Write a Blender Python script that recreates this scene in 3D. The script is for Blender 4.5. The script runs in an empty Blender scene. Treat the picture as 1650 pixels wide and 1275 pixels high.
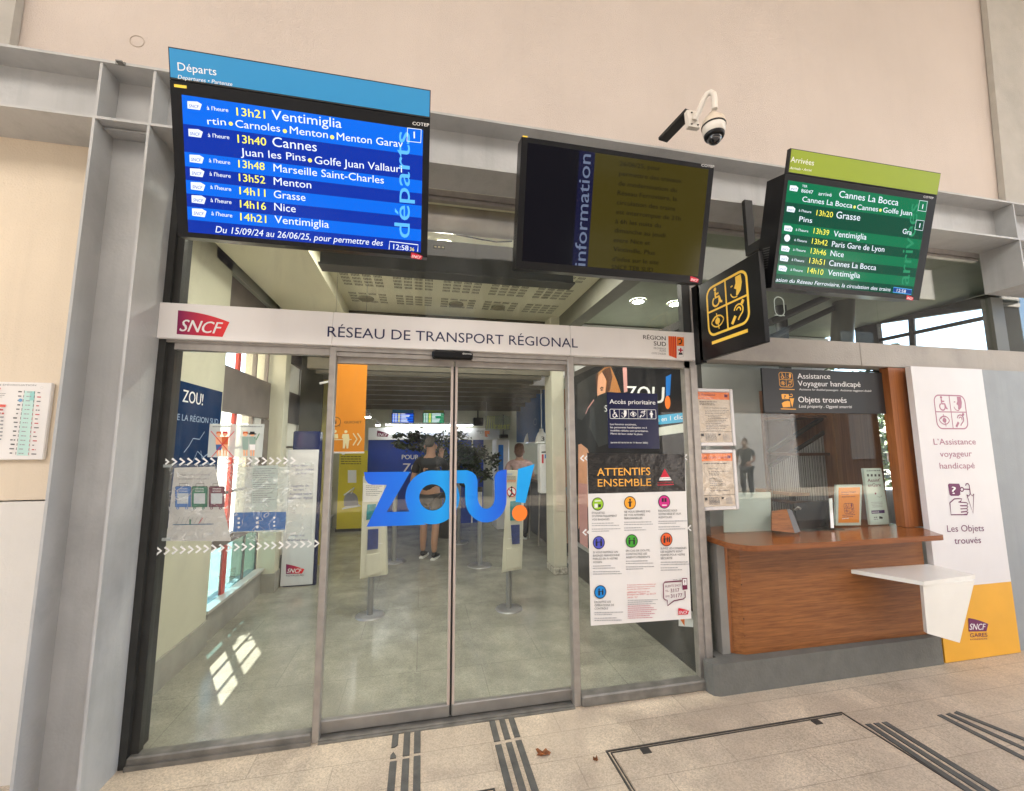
import bpy, math, random
from mathutils import Vector, Matrix
random.seed(7)
D2 = bpy.data
SC = bpy.context.scene
COL = SC.collection

# ------------------------------------------------------------------ camera, world, sun, exposure
CAM = Vector((0.0, -2.6056, 1.55))
YAW, PITCH, ROLL, FPX = math.radians(12.021), math.radians(6.818), math.radians(-.259), 682.14
_f = Vector((math.sin(YAW) * math.cos(PITCH), math.cos(YAW) * math.cos(PITCH), math.sin(PITCH)))
_r = Vector((math.cos(YAW), -math.sin(YAW), 0)); _u = _r.cross(_f)
_c, _s = math.cos(ROLL), math.sin(ROLL)
CR = _c * _r + _s * _u
CU = -_s * _r + _c * _u
CF = _f
cd = D2.cameras.new('camera'); cam = D2.objects.new('camera', cd); COL.objects.link(cam)
m = Matrix((CR, CU, -CF)).transposed().to_4x4(); m.translation = CAM
cam.matrix_world = m
cd.sensor_fit = 'HORIZONTAL'; cd.sensor_width = 36.0; cd.lens = FPX / 1650 * 36.0
cd.clip_start = .02; cd.clip_end = 500
SC.camera = cam

TO_SUN = Vector((-1, 1.83, 3.3)).normalized()
SUN_EL = math.asin(TO_SUN.z); SUN_AZ = math.atan2(TO_SUN.x, TO_SUN.y)
w = D2.worlds.new("World"); SC.world = w; w.use_nodes = True
nt = w.node_tree
sky = nt.nodes.new('ShaderNodeTexSky'); sky.sky_type = 'NISHITA'; sky.sun_disc = False
sky.sun_elevation = SUN_EL; sky.sun_rotation = SUN_AZ % (2 * math.pi)
bg = nt.nodes['Background']; nt.links.new(sky.outputs[0], bg.inputs[0]); bg.inputs[1].default_value = .15
sl = D2.lights.new('sun', 'SUN'); so = D2.objects.new('sun', sl); COL.objects.link(so)
sl.energy = 4.5; sl.angle = math.radians(.5); sl.color = (1, .95, .88)
so.rotation_euler = TO_SUN.to_track_quat('Z', 'Y').to_euler()
so.location = (-10, 15, 25)
SC.view_settings.view_transform = 'Standard'; SC.view_settings.look = 'None'
SC.view_settings.gamma = 1; SC.view_settings.exposure = 2.6
SC.cycles.transparent_max_bounces = 32
SC.cycles.max_bounces = 10; SC.cycles.diffuse_bounces = 6; SC.cycles.glossy_bounces = 5

# ------------------------------------------------------------------ pixel of the photograph -> point on a real plane
def ray(px, py):
    return ((px - 825) / FPX) * CR - ((py - 637.5) / FPX) * CU + CF
def at_y(px, py, Y=0.0):
    r = ray(px, py); return CAM + r * ((Y - CAM.y) / r.y)
def at_z(px, py, Z=0.0):
    r = ray(px, py); return CAM + r * ((Z - CAM.z) / r.z)
def at_x(px, py, X):
    r = ray(px, py); return CAM + r * ((X - CAM.x) / r.x)

# ------------------------------------------------------------------ materials
MC = {}
def lin(c):
    c /= 255.0
    return c / 12.92 if c <= .04045 else ((c + .055) / 1.055) ** 2.4
def rgb(r, g, b): return (lin(r), lin(g), lin(b))
def mat(name, col, rough=.5, metal=0, var=.0, vscale=6, bump=0, bscale=80, emit=0, coat=0, spec=.5, stretch=None, dirt=0, streak=0):
    if name in MC: return MC[name]
    M = D2.materials.new(name); M.use_nodes = True; MC[name] = M
    n = M.node_tree; b = n.nodes['Principled BSDF']; L = n.links.new
    b.inputs['Base Color'].default_value = (*col, 1); b.inputs['Roughness'].default_value = rough
    b.inputs['Metallic'].default_value = metal; b.inputs['Specular IOR Level'].default_value = spec
    if coat: b.inputs['Coat Weight'].default_value = coat; b.inputs['Coat Roughness'].default_value = .08
    if emit:
        b.inputs['Emission Color'].default_value = (*col, 1); b.inputs['Emission Strength'].default_value = emit
    if var or bump or dirt or streak:
        geo = n.nodes.new('ShaderNodeNewGeometry'); src = geo.outputs['Position']
        if stretch:
            mp = n.nodes.new('ShaderNodeVectorMath'); mp.operation = 'MULTIPLY'
            mp.inputs[1].default_value = stretch; L(src, mp.inputs[0]); src = mp.outputs[0]
        cur = None
        if var:
            no = n.nodes.new('ShaderNodeTexNoise'); no.inputs['Scale'].default_value = vscale
            no.inputs['Detail'].default_value = 6; L(src, no.inputs['Vector'])
            rp = n.nodes.new('ShaderNodeValToRGB')
            rp.color_ramp.elements[0].position = .3; rp.color_ramp.elements[1].position = .72
            rp.color_ramp.elements[0].color = (*[c * (1 - var) for c in col], 1)
            rp.color_ramp.elements[1].color = (*[min(1, c * (1 + var * .7)) for c in col], 1)
            L(no.outputs['Fac'], rp.inputs[0]); cur = rp.outputs[0]
        for amt, sc, st, lo, hi in ((dirt, 2.2, (1, 1, 1), .52, .75), (streak, 1, (9, 9, .5), .5, .8)):
            if not amt: continue
            mp = n.nodes.new('ShaderNodeVectorMath'); mp.operation = 'MULTIPLY'; mp.inputs[1].default_value = st
            L(geo.outputs['Position'], mp.inputs[0])
            no = n.nodes.new('ShaderNodeTexNoise'); no.inputs['Scale'].default_value = sc; no.inputs['Detail'].default_value = 8
            no.inputs['Roughness'].default_value = .65
            L(mp.outputs[0], no.inputs['Vector'])
            mr = n.nodes.new('ShaderNodeMapRange'); mr.inputs[1].default_value = lo; mr.inputs[2].default_value = hi
            mr.inputs[4].default_value = amt; L(no.outputs['Fac'], mr.inputs[0])
            mx = n.nodes.new('ShaderNodeMix'); mx.data_type = 'RGBA'
            L(mr.outputs[0], mx.inputs[0])
            if cur: L(cur, mx.inputs[6])
            else: mx.inputs[6].default_value = (*col, 1)
            mx.inputs[7].default_value = (*[c * .45 for c in col], 1); cur = mx.outputs[2]
        if cur: L(cur, b.inputs['Base Color'])
        if bump:
            no = n.nodes.new('ShaderNodeTexNoise'); no.inputs['Scale'].default_value = bscale; no.inputs['Detail'].default_value = 4
            L(src, no.inputs['Vector']); bp = n.nodes.new('ShaderNodeBump'); bp.inputs['Strength'].default_value = bump
            bp.inputs['Distance'].default_value = .01; L(no.outputs['Fac'], bp.inputs['Height']); L(bp.outputs[0], b.inputs['Normal'])
    return M
def glass(name, tint=(.975, .985, .975), base=.02, gain=.85, rough=0.0, milk=0, milkcol=(.8, .85, .85), wrinkle=0, smear=0):
    if name in MC: return MC[name]
    M = D2.materials.new(name); M.use_nodes = True; MC[name] = M
    n = M.node_tree; L = n.links.new; n.nodes.remove(n.nodes['Principled BSDF'])
    out = n.nodes['Material Output']
    tr = n.nodes.new('ShaderNodeBsdfTransparent'); tr.inputs[0].default_value = (*tint, 1)
    gl = n.nodes.new('ShaderNodeBsdfGlossy'); gl.inputs['Roughness'].default_value = rough
    lw = n.nodes.new('ShaderNodeLayerWeight'); lw.inputs['Blend'].default_value = .5
    p = n.nodes.new('ShaderNodeMath'); p.operation = 'POWER'; p.inputs[1].default_value = 4.5; L(lw.outputs['Facing'], p.inputs[0])
    q = n.nodes.new('ShaderNodeMath'); q.operation = 'MULTIPLY_ADD'; q.inputs[1].default_value = gain; q.inputs[2].default_value = base; L(p.outputs[0], q.inputs[0])
    mx = n.nodes.new('ShaderNodeMixShader'); L(q.outputs[0], mx.inputs[0]); L(tr.outputs[0], mx.inputs[1]); L(gl.outputs[0], mx.inputs[2])
    res = mx.outputs[0]
    if wrinkle:
        no = n.nodes.new('ShaderNodeTexNoise'); no.inputs['Scale'].default_value = 8; no.inputs['Detail'].default_value = 2
        no.inputs['Distortion'].default_value = 1.5
        bp = n.nodes.new('ShaderNodeBump'); bp.inputs['Strength'].default_value = wrinkle; bp.inputs['Distance'].default_value = .02
        g = n.nodes.new('ShaderNodeNewGeometry'); L(g.outputs['Position'], no.inputs['Vector'])
        L(no.outputs['Fac'], bp.inputs['Height']); L(bp.outputs[0], gl.inputs['Normal'])
    if milk:
        df = n.nodes.new('ShaderNodeBsdfDiffuse'); df.inputs[0].default_value = (*milkcol, 1)
        tl = n.nodes.new('ShaderNodeBsdfTranslucent'); tl.inputs[0].default_value = (*milkcol, 1)
        m1 = n.nodes.new('ShaderNodeMixShader'); m1.inputs[0].default_value = .5; L(df.outputs[0], m1.inputs[1]); L(tl.outputs[0], m1.inputs[2])
        m2 = n.nodes.new('ShaderNodeMixShader'); m2.inputs[0].default_value = milk; L(res, m2.inputs[1]); L(m1.outputs[0], m2.inputs[2]); res = m2.outputs[0]
        if wrinkle:      # pale lines drawn into the film for glints along its creases
            sb = n.nodes.new('ShaderNodeMath'); sb.operation = 'SUBTRACT'; sb.inputs[1].default_value = .5; L(no.outputs['Fac'], sb.inputs[0])
            ab = n.nodes.new('ShaderNodeMath'); ab.operation = 'ABSOLUTE'; L(sb.outputs[0], ab.inputs[0])
            mr = n.nodes.new('ShaderNodeMapRange'); mr.inputs[1].default_value = .003; mr.inputs[2].default_value = .012
            mr.inputs[3].default_value = .5; mr.inputs[4].default_value = milk; L(ab.outputs[0], mr.inputs[0]); L(mr.outputs[0], m2.inputs[0])
    if smear:        # smears, adding a pale haze that stands in for reflections
        g = n.nodes.new('ShaderNodeNewGeometry'); mp = n.nodes.new('ShaderNodeVectorMath'); mp.operation = 'MULTIPLY'; mp.inputs[1].default_value = (3.2, 3.2, 1.1); L(g.outputs['Position'], mp.inputs[0])
        ns = n.nodes.new('ShaderNodeTexNoise'); ns.inputs['Scale'].default_value = 1.6; ns.inputs['Detail'].default_value = 9; ns.inputs['Roughness'].default_value = .72; ns.inputs['Distortion'].default_value = .8; L(mp.outputs[0], ns.inputs['Vector'])
        mr = n.nodes.new('ShaderNodeMapRange'); mr.inputs[1].default_value = .5; mr.inputs[2].default_value = .8; mr.inputs[4].default_value = smear; L(ns.outputs['Fac'], mr.inputs[0])
        df = n.nodes.new('ShaderNodeBsdfDiffuse'); df.inputs[0].default_value = (.7, .7, .68, 1); m3 = n.nodes.new('ShaderNodeMixShader'); L(mr.outputs[0], m3.inputs[0]); L(res, m3.inputs[1]); L(df.outputs[0], m3.inputs[2]); res = m3.outputs[0]
    L(res, out.inputs[0]); return M
def ramp_x(name, stops, rough=.4):
    M = D2.materials.new(name); M.use_nodes = True; MC[name] = M
    n = M.node_tree; L = n.links.new; b = n.nodes['Principled BSDF']; b.inputs['Roughness'].default_value = rough
    g = n.nodes.new('ShaderNodeNewGeometry'); s = n.nodes.new('ShaderNodeSeparateXYZ'); L(g.outputs['Position'], s.inputs[0])
    x0, x1 = stops[0][0], stops[-1][0]
    mr = n.nodes.new('ShaderNodeMapRange'); mr.inputs[1].default_value = x0; mr.inputs[2].default_value = x1; L(s.outputs[0], mr.inputs[0])
    rp = n.nodes.new('ShaderNodeValToRGB'); e = rp.color_ramp.elements
    while len(e) < len(stops): e.new(.5)
    for k, (x, c) in enumerate(stops):
        e[k].position = (x - x0) / (x1 - x0); e[k].color = (*c, 1)
    L(mr.outputs[0], rp.inputs[0]); L(rp.outputs[0], b.inputs['Base Color']); return M
def wood(name, c1, c2, axis='x', rough=.35, sc=1.0):
    if name in MC: return MC[name]
    M = D2.materials.new(name); M.use_nodes = True; MC[name] = M
    n = M.node_tree; L = n.links.new; b = n.nodes['Principled BSDF']; b.inputs['Roughness'].default_value = rough
    g = n.nodes.new('ShaderNodeNewGeometry'); mp = n.nodes.new('ShaderNodeVectorMath'); mp.operation = 'MULTIPLY'
    mp.inputs[1].default_value = {'x': (3.2 * sc, 30 * sc, 75 * sc), 'z': (45 * sc, 22 * sc, 1.4 * sc)}[axis]
    L(g.outputs['Position'], mp.inputs[0])
    no = n.nodes.new('ShaderNodeTexNoise'); no.inputs['Scale'].default_value = 1; no.inputs['Detail'].default_value = 7
    no.inputs['Roughness'].default_value = .62; no.inputs['Distortion'].default_value = .35
    L(mp.outputs[0], no.inputs['Vector'])
    n2 = n.nodes.new('ShaderNodeTexNoise'); n2.inputs['Scale'].default_value = 4; n2.inputs['Detail'].default_value = 5
    L(mp.outputs[0], n2.inputs['Vector'])
    rp = n.nodes.new('ShaderNodeValToRGB'); e = rp.color_ramp.elements
    e[0].position = .33; e[0].color = (*c2, 1); e[1].position = .66; e[1].color = (*c1, 1)
    ad = n.nodes.new('ShaderNodeMath'); ad.operation = 'MULTIPLY_ADD'; ad.inputs[1].default_value = .35
    L(n2.outputs['Fac'], ad.inputs[0])
    sb = n.nodes.new('ShaderNodeMath'); sb.operation = 'SUBTRACT'; sb.inputs[1].default_value = .175; L(no.outputs['Fac'], sb.inputs[0])
    L(sb.outputs[0], ad.inputs[2]); L(ad.outputs[0], rp.inputs[0])
    L(rp.outputs[0], b.inputs['Base Color']); return M
def stone_floor(name, c, rough, tile, joint=.55, speck=.35, stain=.25):
    M = D2.materials.new(name); M.use_nodes = True; MC[name] = M
    n = M.node_tree; L = n.links.new; b = n.nodes['Principled BSDF']
    g = n.nodes.new('ShaderNodeNewGeometry'); P = g.outputs['Position']
    def noise(sc, det=5, ro=.6):
        no = n.nodes.new('ShaderNodeTexNoise'); no.inputs['Scale'].default_value = sc; no.inputs['Detail'].default_value = det
        no.inputs['Roughness'].default_value = ro; L(P, no.inputs['Vector']); return no.outputs['Fac']
    def mapr(s, a, b_, lo, hi):
        mr = n.nodes.new('ShaderNodeMapRange'); mr.inputs[1].default_value = a; mr.inputs[2].default_value = b_
        mr.inputs[3].default_value = lo; mr.inputs[4].default_value = hi; L(s, mr.inputs[0]); return mr.outputs[0]
    def mul(a, b_):
        x = n.nodes.new('ShaderNodeMath'); x.operation = 'MULTIPLY'; L(a, x.inputs[0]); L(b_, x.inputs[1]); return x.outputs[0]
    vo = n.nodes.new('ShaderNodeTexVoronoi'); vo.inputs['Scale'].default_value = 170; L(P, vo.inputs['Vector'])
    sep = n.nodes.new('ShaderNodeSeparateColor'); L(vo.outputs['Color'], sep.inputs[0])
    f = mul(mapr(sep.outputs[0], 0, 1, 1 - speck, 1 + speck * .6), mapr(noise(3.5), .3, .75, 1 + stain * .4, 1 - stain))
    f = mul(f, mapr(noise(55, 3), .66, .78, 1, .55))          # dark grains and scuffs
    f = mul(f, mapr(noise(14, 2), .2, .33, .72, 1))
    br = n.nodes.new('ShaderNodeTexBrick'); br.inputs['Scale'].default_value = 1
    br.inputs['Brick Width'].default_value = tile[0]; br.inputs['Row Height'].default_value = tile[1]
    br.inputs['Mortar Size'].default_value = .003; br.inputs['Mortar Smooth'].default_value = .3
    br.inputs['Color1'].default_value = (1, 1, 1, 1); br.inputs['Color2'].default_value = (.9, .9, .9, 1); br.inputs['Mortar'].default_value = (joint, joint, joint, 1)
    L(P, br.inputs['Vector'])
    bw = n.nodes.new('ShaderNodeRGBToBW'); L(br.outputs['Color'], bw.inputs[0])
    f = mul(f, bw.outputs[0])
    vm = n.nodes.new('ShaderNodeVectorMath'); vm.operation = 'SCALE'; vm.inputs[0].default_value = c; L(f, vm.inputs['Scale'])
    hs = n.nodes.new('ShaderNodeMix'); hs.data_type = 'RGBA'; hs.inputs[7].default_value = (c[0] * .8, c[1] * .78, c[2] * .8, 1)
    L(mapr(noise(1.7), .45, .7, 0, .5), hs.inputs[0]); L(vm.outputs[0], hs.inputs[6])
    L(hs.outputs[2], b.inputs['Base Color'])
    L(mapr(noise(5), .3, .7, rough * .75, min(1, rough * 1.35)), b.inputs['Roughness'])
    bp = n.nodes.new('ShaderNodeBump'); bp.inputs['Strength'].default_value = .12; bp.inputs['Distance'].default_value = .002
    L(sep.outputs[1], bp.inputs['Height']); L(bp.outputs[0], b.inputs['Normal'])
    return M

# ------------------------------------------------------------------ object helpers
WL = {}
def tag(o, label=None, cat=None, group=None, kind=None):
    if label: o['label'] = label
    if cat: o['category'] = cat
    if group: o['group'] = group
    if kind: o['kind'] = kind
    return o
def thing(name, label, cat, loc=(0, 0, 0), group=None):
    o = D2.objects.new(name, None); COL.objects.link(o); o.location = loc; o.empty_display_size = .1
    WL[o.name] = Vector(loc); return tag(o, label, cat, group)
class MB:
    """collects faces in world coordinates, builds ONE mesh object"""
    def __init__(s): s.v = []; s.f = []; s.mi = []; s.mats = []; s.sm = []; s.it = []; s.cur = 0; s.szo = {}
    def _m(s, m):
        if m not in s.mats: s.mats.append(m)
        return s.mats.index(m)
    def face(s, pts, m=None, smooth=False):
        k = len(s.v); s.v += [tuple(p) for p in pts]; s.f.append(tuple(range(k, k + len(pts)))); s.mi.append(s._m(m)); s.sm.append(smooth); s.it.append(s.cur); s.cur += 1; return s
    def idx(s, pts, faces, m=None, smooth=False):
        k = len(s.v); s.v += [tuple(p) for p in pts]
        for f in faces: s.f.append(tuple(i + k for i in f)); s.mi.append(s._m(m)); s.sm.append(smooth); s.it.append(s.cur)
        s.cur += 1
        return s
    def box(s, a, b, m=None, bev=0):
        x0, y0, z0 = [min(p, q) for p, q in zip(a, b)]; x1, y1, z1 = [max(p, q) for p, q in zip(a, b)]
        if bev:
            c = min(bev, (x1 - x0) * .4, (y1 - y0) * .4, (z1 - z0) * .4)
            pts = []; 
            for z, i in ((z0, c), (z0 + c, 0), (z1 - c, 0), (z1, c)):
                X0, X1, Y0, Y1 = x0 + i, x1 - i, y0 + i, y1 - i
                pts += [(X0 + c, Y0, z), (X1 - c, Y0, z), (X1, Y0 + c, z), (X1, Y1 - c, z), (X1 - c, Y1, z), (X0 + c, Y1, z), (X0, Y1 - c, z), (X0, Y0 + c, z)]
            fs = [tuple(range(7, -1, -1)), tuple(range(24, 32))]
            for r in range(3):
                for i in range(8): j = (i + 1) % 8; fs.append((r * 8 + i, r * 8 + j, r * 8 + 8 + j, r * 8 + 8 + i))
            return s.idx(pts, fs, m)
        P = [(x0, y0, z0), (x1, y0, z0), (x1, y1, z0), (x0, y1, z0), (x0, y0, z1), (x1, y0, z1), (x1, y1, z1), (x0, y1, z1)]
        return s.idx(P, [(3, 2, 1, 0), (4, 5, 6, 7), (0, 1, 5, 4), (1, 2, 6, 5), (2, 3, 7, 6), (3, 0, 4, 7)], m)
    def prism(s, poly, d, m=None):
        d = Vector(d); A = [Vector(p) for p in poly]; n = len(A)
        nv = Vector()
        for i in range(n): nv += A[i].cross(A[(i + 1) % n])
        if nv.dot(d) > 0: A = A[::-1]
        B = [p + d for p in A]
        return s.idx(A + B, [tuple(range(n)), tuple(range(2 * n - 1, n - 1, -1))] + [(i, i + n, (i + 1) % n + n, (i + 1) % n) for i in range(n)], m)
    def tube(s, pts, r, m=None, n=12, cap=True, smooth=True):
        P = [Vector(p) for p in pts]; R = r if isinstance(r, (list, tuple)) else [r] * len(P)
        ring = []; up = None
        for i, p in enumerate(P):
            t = (P[min(i + 1, len(P) - 1)] - P[max(i - 1, 0)]).normalized()
            if up is None: up = t.orthogonal().normalized()
            up = (up - t * up.dot(t)).normalized(); q = t.cross(up)
            ring += [p + R[i] * (math.cos(a) * up + math.sin(a) * q) for a in [2 * math.pi * k / n for k in range(n)]]
        fs = []
        for i in range(len(P) - 1):
            for k in range(n): j = (k + 1) % n; fs.append((i * n + k, i * n + j, i * n + n + j, i * n + n + k))
        s.idx(ring, fs, m, smooth)
        if cap:
            s.face(ring[:n][::-1], m); s.face(ring[-n:], m)
        return s
    def lathe(s, c, prof, m=None, n=24, smooth=True, axis=None):
        c = Vector(c); ring = []
        for r, h in prof:
            for k in range(n):
                a = 2 * math.pi * k / n
                ring.append(c + Vector((r * math.cos(a), r * math.sin(a), h)))
        fs = []
        for i in range(len(prof) - 1):
            for k in range(n): j = (k + 1) % n; fs.append((i * n + k, i * n + j, i * n + n + j, i * n + n + k))
        return s.idx(ring, fs, m, smooth)
    def pieces(s):
        """groups of faces that lie apart from the others: each becomes a part of its own"""
        n = s.cur
        if n < 2 or n > 700: return None
        lo = [[1e9] * 3 for _ in range(n)]; hi = [[-1e9] * 3 for _ in range(n)]
        for f, i in zip(s.f, s.it):
            for k in f:
                for a in range(3): lo[i][a] = min(lo[i][a], s.v[k][a]); hi[i][a] = max(hi[i][a], s.v[k][a])
        sz = [max(hi[i][a] - lo[i][a] for a in range(3)) for i in range(n)]; par = list(range(n))
        for i in s.szo: sz[i] = s.szo[i]
        def root(i):
            while par[i] != i: par[i] = par[par[i]]; i = par[i]
            return i
        for i in range(n):
            for j in range(i):
                g = sum(max(0, lo[i][a] - hi[j][a], lo[j][a] - hi[i][a]) ** 2 for a in range(3)) ** .5
                if g <= max(.02, .5 * max(sz[i], sz[j])) * .95: par[root(i)] = root(j)
        gr = {}
        for i in range(n): gr.setdefault(root(i), []).append(i)
        return list(gr.values()) if len(gr) > 1 else None
    def build(s, name, m=None, parent=None, base=None):
        gr = s.pieces() if parent is not None and name not in ('slat', 'perforation', 'foliage', 'crown', 'spandrel', 'glazing_bar', 'vent') else None
        if not gr or len(gr) > 60: return s._build(name, m, parent, base)
        out = None
        for g in gr:
            g = set(g); q = MB(); q.mats = s.mats; mp = {}
            for f, i, mi, sm in zip(s.f, s.it, s.mi, s.sm):
                if i in g:
                    ff = []
                    for k in f:
                        if k not in mp: mp[k] = len(q.v); q.v.append(s.v[k])
                        ff.append(mp[k])
                    q.f.append(tuple(ff)); q.mi.append(mi); q.sm.append(sm)
            o = q._build(name, m, parent, base); out = out or o
        return out
    def _build(s, name, m=None, parent=None, base=None):
        me = D2.meshes.new(name)
        if parent is not None: off = WL[parent.name]
        else:
            xs, ys, zs = zip(*s.v); off = Vector(base) if base else Vector(((min(xs) + max(xs)) / 2, (min(ys) + max(ys)) / 2, min(zs)))
        me.from_pydata([tuple(Vector(p) - off) for p in s.v], [], s.f)
        for k in s.mats: me.materials.append(k or m)
        me.polygons.foreach_set('material_index', s.mi); me.polygons.foreach_set('use_smooth', s.sm)
        me.update()
        o = D2.objects.new(name, me); COL.objects.link(o)
        if parent is not None: o.parent = parent; WL[o.name] = off
        else: o.location = off; WL[o.name] = off
        return o
def solid(name, a, b, m, label, cat, bev=0, **k):
    return tag(MB().box(a, b, None, bev).build(name, m), label, cat, **k)

# ------------------------------------------------------------------ printing: text and graphics on a real plane
TXT = {}
def text_mesh(s, bold=0, shear=0):
    k = (s, bold, shear)
    if k in TXT: return TXT[k]
    cu = D2.curves.new('txt', 'FONT'); cu.body = s; cu.size = 1; cu.offset = bold; cu.shear = shear; cu.resolution_u = 3
    ob = D2.objects.new('txt', cu); COL.objects.link(ob)
    me = D2.meshes.new_from_object(ob)
    vs = [(v.co.x, v.co.y) for v in me.vertices]; fs = [tuple(p.vertices) for p in me.polygons]
    D2.objects.remove(ob); D2.curves.remove(cu); D2.meshes.remove(me)
    TXT[k] = (vs, fs); return TXT[k]
class Plane:
    def __init__(s, o, right, down):
        s.o = Vector(o); s.r = Vector(right).normalized(); s.d = Vector(down).normalized(); s.n = s.d.cross(s.r).normalized()
        if s.n.dot(CAM - s.o) < 0: s.n = -s.n
    def uv(s, px, py):
        q = ray(px, py); t = (s.o - CAM).dot(s.n) / q.dot(s.n); p = CAM + q * t - s.o; return Vector((p.dot(s.r), -p.dot(s.d)))
    def w(s, u, v, off=0): return s.o + s.r * u - s.d * v + s.n * off
    def p(s, px, py, off=0): return s.w(*s.uv(px, py), off)
def plane_y(Y): return Plane((0, Y, 0), (1, 0, 0), (0, 0, -1))
class Print:
    """graphics in the plane; coordinates are photo pixels through (ox,oy,sc), or metres with _uv calls"""
    def __init__(s, pl, off=.001, ox=0, oy=0, sc=1.0):
        s.pl = pl; s.mb = MB(); s.off = off; s.k = 0; s.ox, s.oy, s.sc = ox, oy, sc
    def z(s, ox, oy, sc): s.ox, s.oy, s.sc = ox, oy, sc; return s
    def U(s, p): return s.pl.uv(s.ox + p[0] / s.sc, s.oy + p[1] / s.sc)
    def _o(s): s.k += 1; return s.off + s.k * 4e-5
    def poly_uv(s, pts, m, o=None):
        o = o or s._o(); s.mb.face([s.pl.w(a, b, o) for a, b in pts], m); return s
    def poly(s, pts, m): return s.poly_uv([s.U(p) for p in pts], m)
    def disc_uv(s, c, r, m, n=28, ry=None):
        return s.poly_uv([(c[0] + r * math.cos(t), c[1] + (ry or r) * math.sin(t)) for t in [2 * math.pi * k / n for k in range(n)]], m)
    def disc(s, c, rpx, m, n=28):
        a = s.U(c); b = s.U((c[0] + rpx, c[1])); return s.disc_uv(a, (b - a).length, m, n)
    def stroke_uv(s, pts, w_, m, closed=False):
        P = [Vector(p) for p in pts]
        if closed: P = P + [P[0]]
        o = s._o(); N = len(P); L_ = []; R_ = []
        for i in range(N):
            if closed and i in (0, N - 1): t = (P[1] - P[N - 2])
            else: t = P[min(i + 1, N - 1)] - P[max(i - 1, 0)]
            t = t.normalized() if t.length else Vector((1, 0)); q = Vector((-t.y, t.x)) * w_ / 2; L_.append(P[i] + q); R_.append(P[i] - q)
        for i in range(N - 1): s.mb.face([s.pl.w(*L_[i], o), s.pl.w(*L_[i + 1], o), s.pl.w(*R_[i + 1], o), s.pl.w(*R_[i], o)], m)
        return s
    def stroke(s, pts, wpx, m, closed=False):
        P = [s.U(p) for p in pts]; b = s.U((pts[0][0] + wpx, pts[0][1])); return s.stroke_uv(P, (b - P[0]).length, m, closed)
    def text_uv(s, t, a, b, h, m, bold=0, shear=0, xh=None):
        """baseline a->b (metres), cap height h"""
        vs, fs = text_mesh(t, 0, shear)
        if not vs: return s
        x0 = min(v[0] for v in vs); x1 = max(v[0] for v in vs)
        a = Vector(a); d = Vector(b) - a; L = d.length; d.normalize(); q = Vector((-d.y, d.x)); sx = L / (x1 - x0); sy = h / .73
        bo = max(0, bold) * .4
        iv = sorted((min(vs[i][0] for i in f), max(vs[i][0] for i in f), n_) for n_, f in enumerate(fs))   # words become pieces of their own
        words = []; end = None
        for lo_, hi_, n_ in iv:
            if end is None or lo_ - end > .16: words.append([]); end = hi_
            words[-1].append(n_); end = max(end, hi_)
        for sh in ((-bo, bo) if bo else (0,)):
            o = s._o()
            for wd in words:
                used = sorted({i for n_ in wd for i in fs[n_]}); mp = {i: k for k, i in enumerate(used)}
                s.mb.szo[s.mb.cur] = h
                s.mb.idx([s.pl.w(*(a + d * ((vs[i][0] - x0) * sx + sh * sy) + q * vs[i][1] * sy), o) for i in used], [tuple(mp[i] for i in fs[n_]) for n_ in wd], m)
        return s
    def text(s, t, a, b, hpx, m, bold=0, shear=0):
        A, B = s.U(a), s.U(b); d = Vector((b[0] - a[0], b[1] - a[1])).normalized(); C = s.U((a[0] + d.y * hpx, a[1] - d.x * hpx))
        e = (B - A).normalized(); h = abs((C - A).dot(Vector((-e.y, e.x)))); return s.text_uv(t, A, B, h, m, bold, shear)
    def line_px(s, a, b, hpx, m):      # one unreadable small line of print
        A, B = s.U(a), s.U(b); C = s.U((a[0], a[1] - hpx)); h = (C - A).length; x = 0; L = (B - A).length; d = (B - A).normalized()
        q = Vector((-d.y, d.x)); o = s._o(); rnd = random.Random(int(a[0] * 7 + a[1] * 13))
        while x < L - h * .5:
            ww = min(L - x, h * rnd.uniform(1.2, 4.2)); p0 = A + d * x; p1 = A + d * (x + ww)
            s.mb.face([s.pl.w(*p0, o), s.pl.w(*p1, o), s.pl.w(*(p1 + q * h), o), s.pl.w(*(p0 + q * h), o)], m); x += ww + h * .6
        return s
    def rrect_uv(s, c, w_, h, r, lw, m):
        pts = []
        for sx, sy, a0 in ((1, 1, 0), (-1, 1, 90), (-1, -1, 180), (1, -1, 270)):
            for k in range(7):
                a = math.radians(a0 + 15 * k); pts.append((c[0] + sx * (w_ / 2 - r) + r * math.cos(a), c[1] + sy * (h / 2 - r) + r * math.sin(a)))
        return s.stroke_uv(pts, lw, m, True)
    def sncf(s, quad, mred, mtext):
        """the lozenge emblem: quad TL,TR,BR,BL in px"""
        TL, TR, BR, BL = [s.U(p) for p in quad]
        def mp(a, b): return TL * (1 - a) * (1 - b) + TR * a * (1 - b) + BR * a * b + BL * (1 - a) * b
        top = [mp(a, .02 + .36 * a ** 1.9) for a in [k / 10 for k in range(11)]]
        s.poly_uv([*top, mp(.93, 1), mp(0, .97)], mred)
        if mtext: s.text_uv('SNCF', mp(.05, .84), mp(.9, .88), (mp(.5, .34) - mp(.5, .84)).length, mtext, .03, .28)
        return s
    def build(s, name, parent):
        if parent.type == 'EMPTY' and name in ('print', 'lettering', 'emblem', 'regional_emblem', 'symbols', 'chevron_strip', 'train_sticker', 'marking', 'letter_z', 'letter_o', 'letter_u', 'exclamation_mark'):
            for c in D2.objects:
                if c.parent == parent and c.name.split('.')[0] in ('board', 'sheet', 'pane', 'cloth', 'panel', 'white_sheet', 'housing', 'body'): parent = c; break
        return s.mb.build(name, None, parent)
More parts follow.
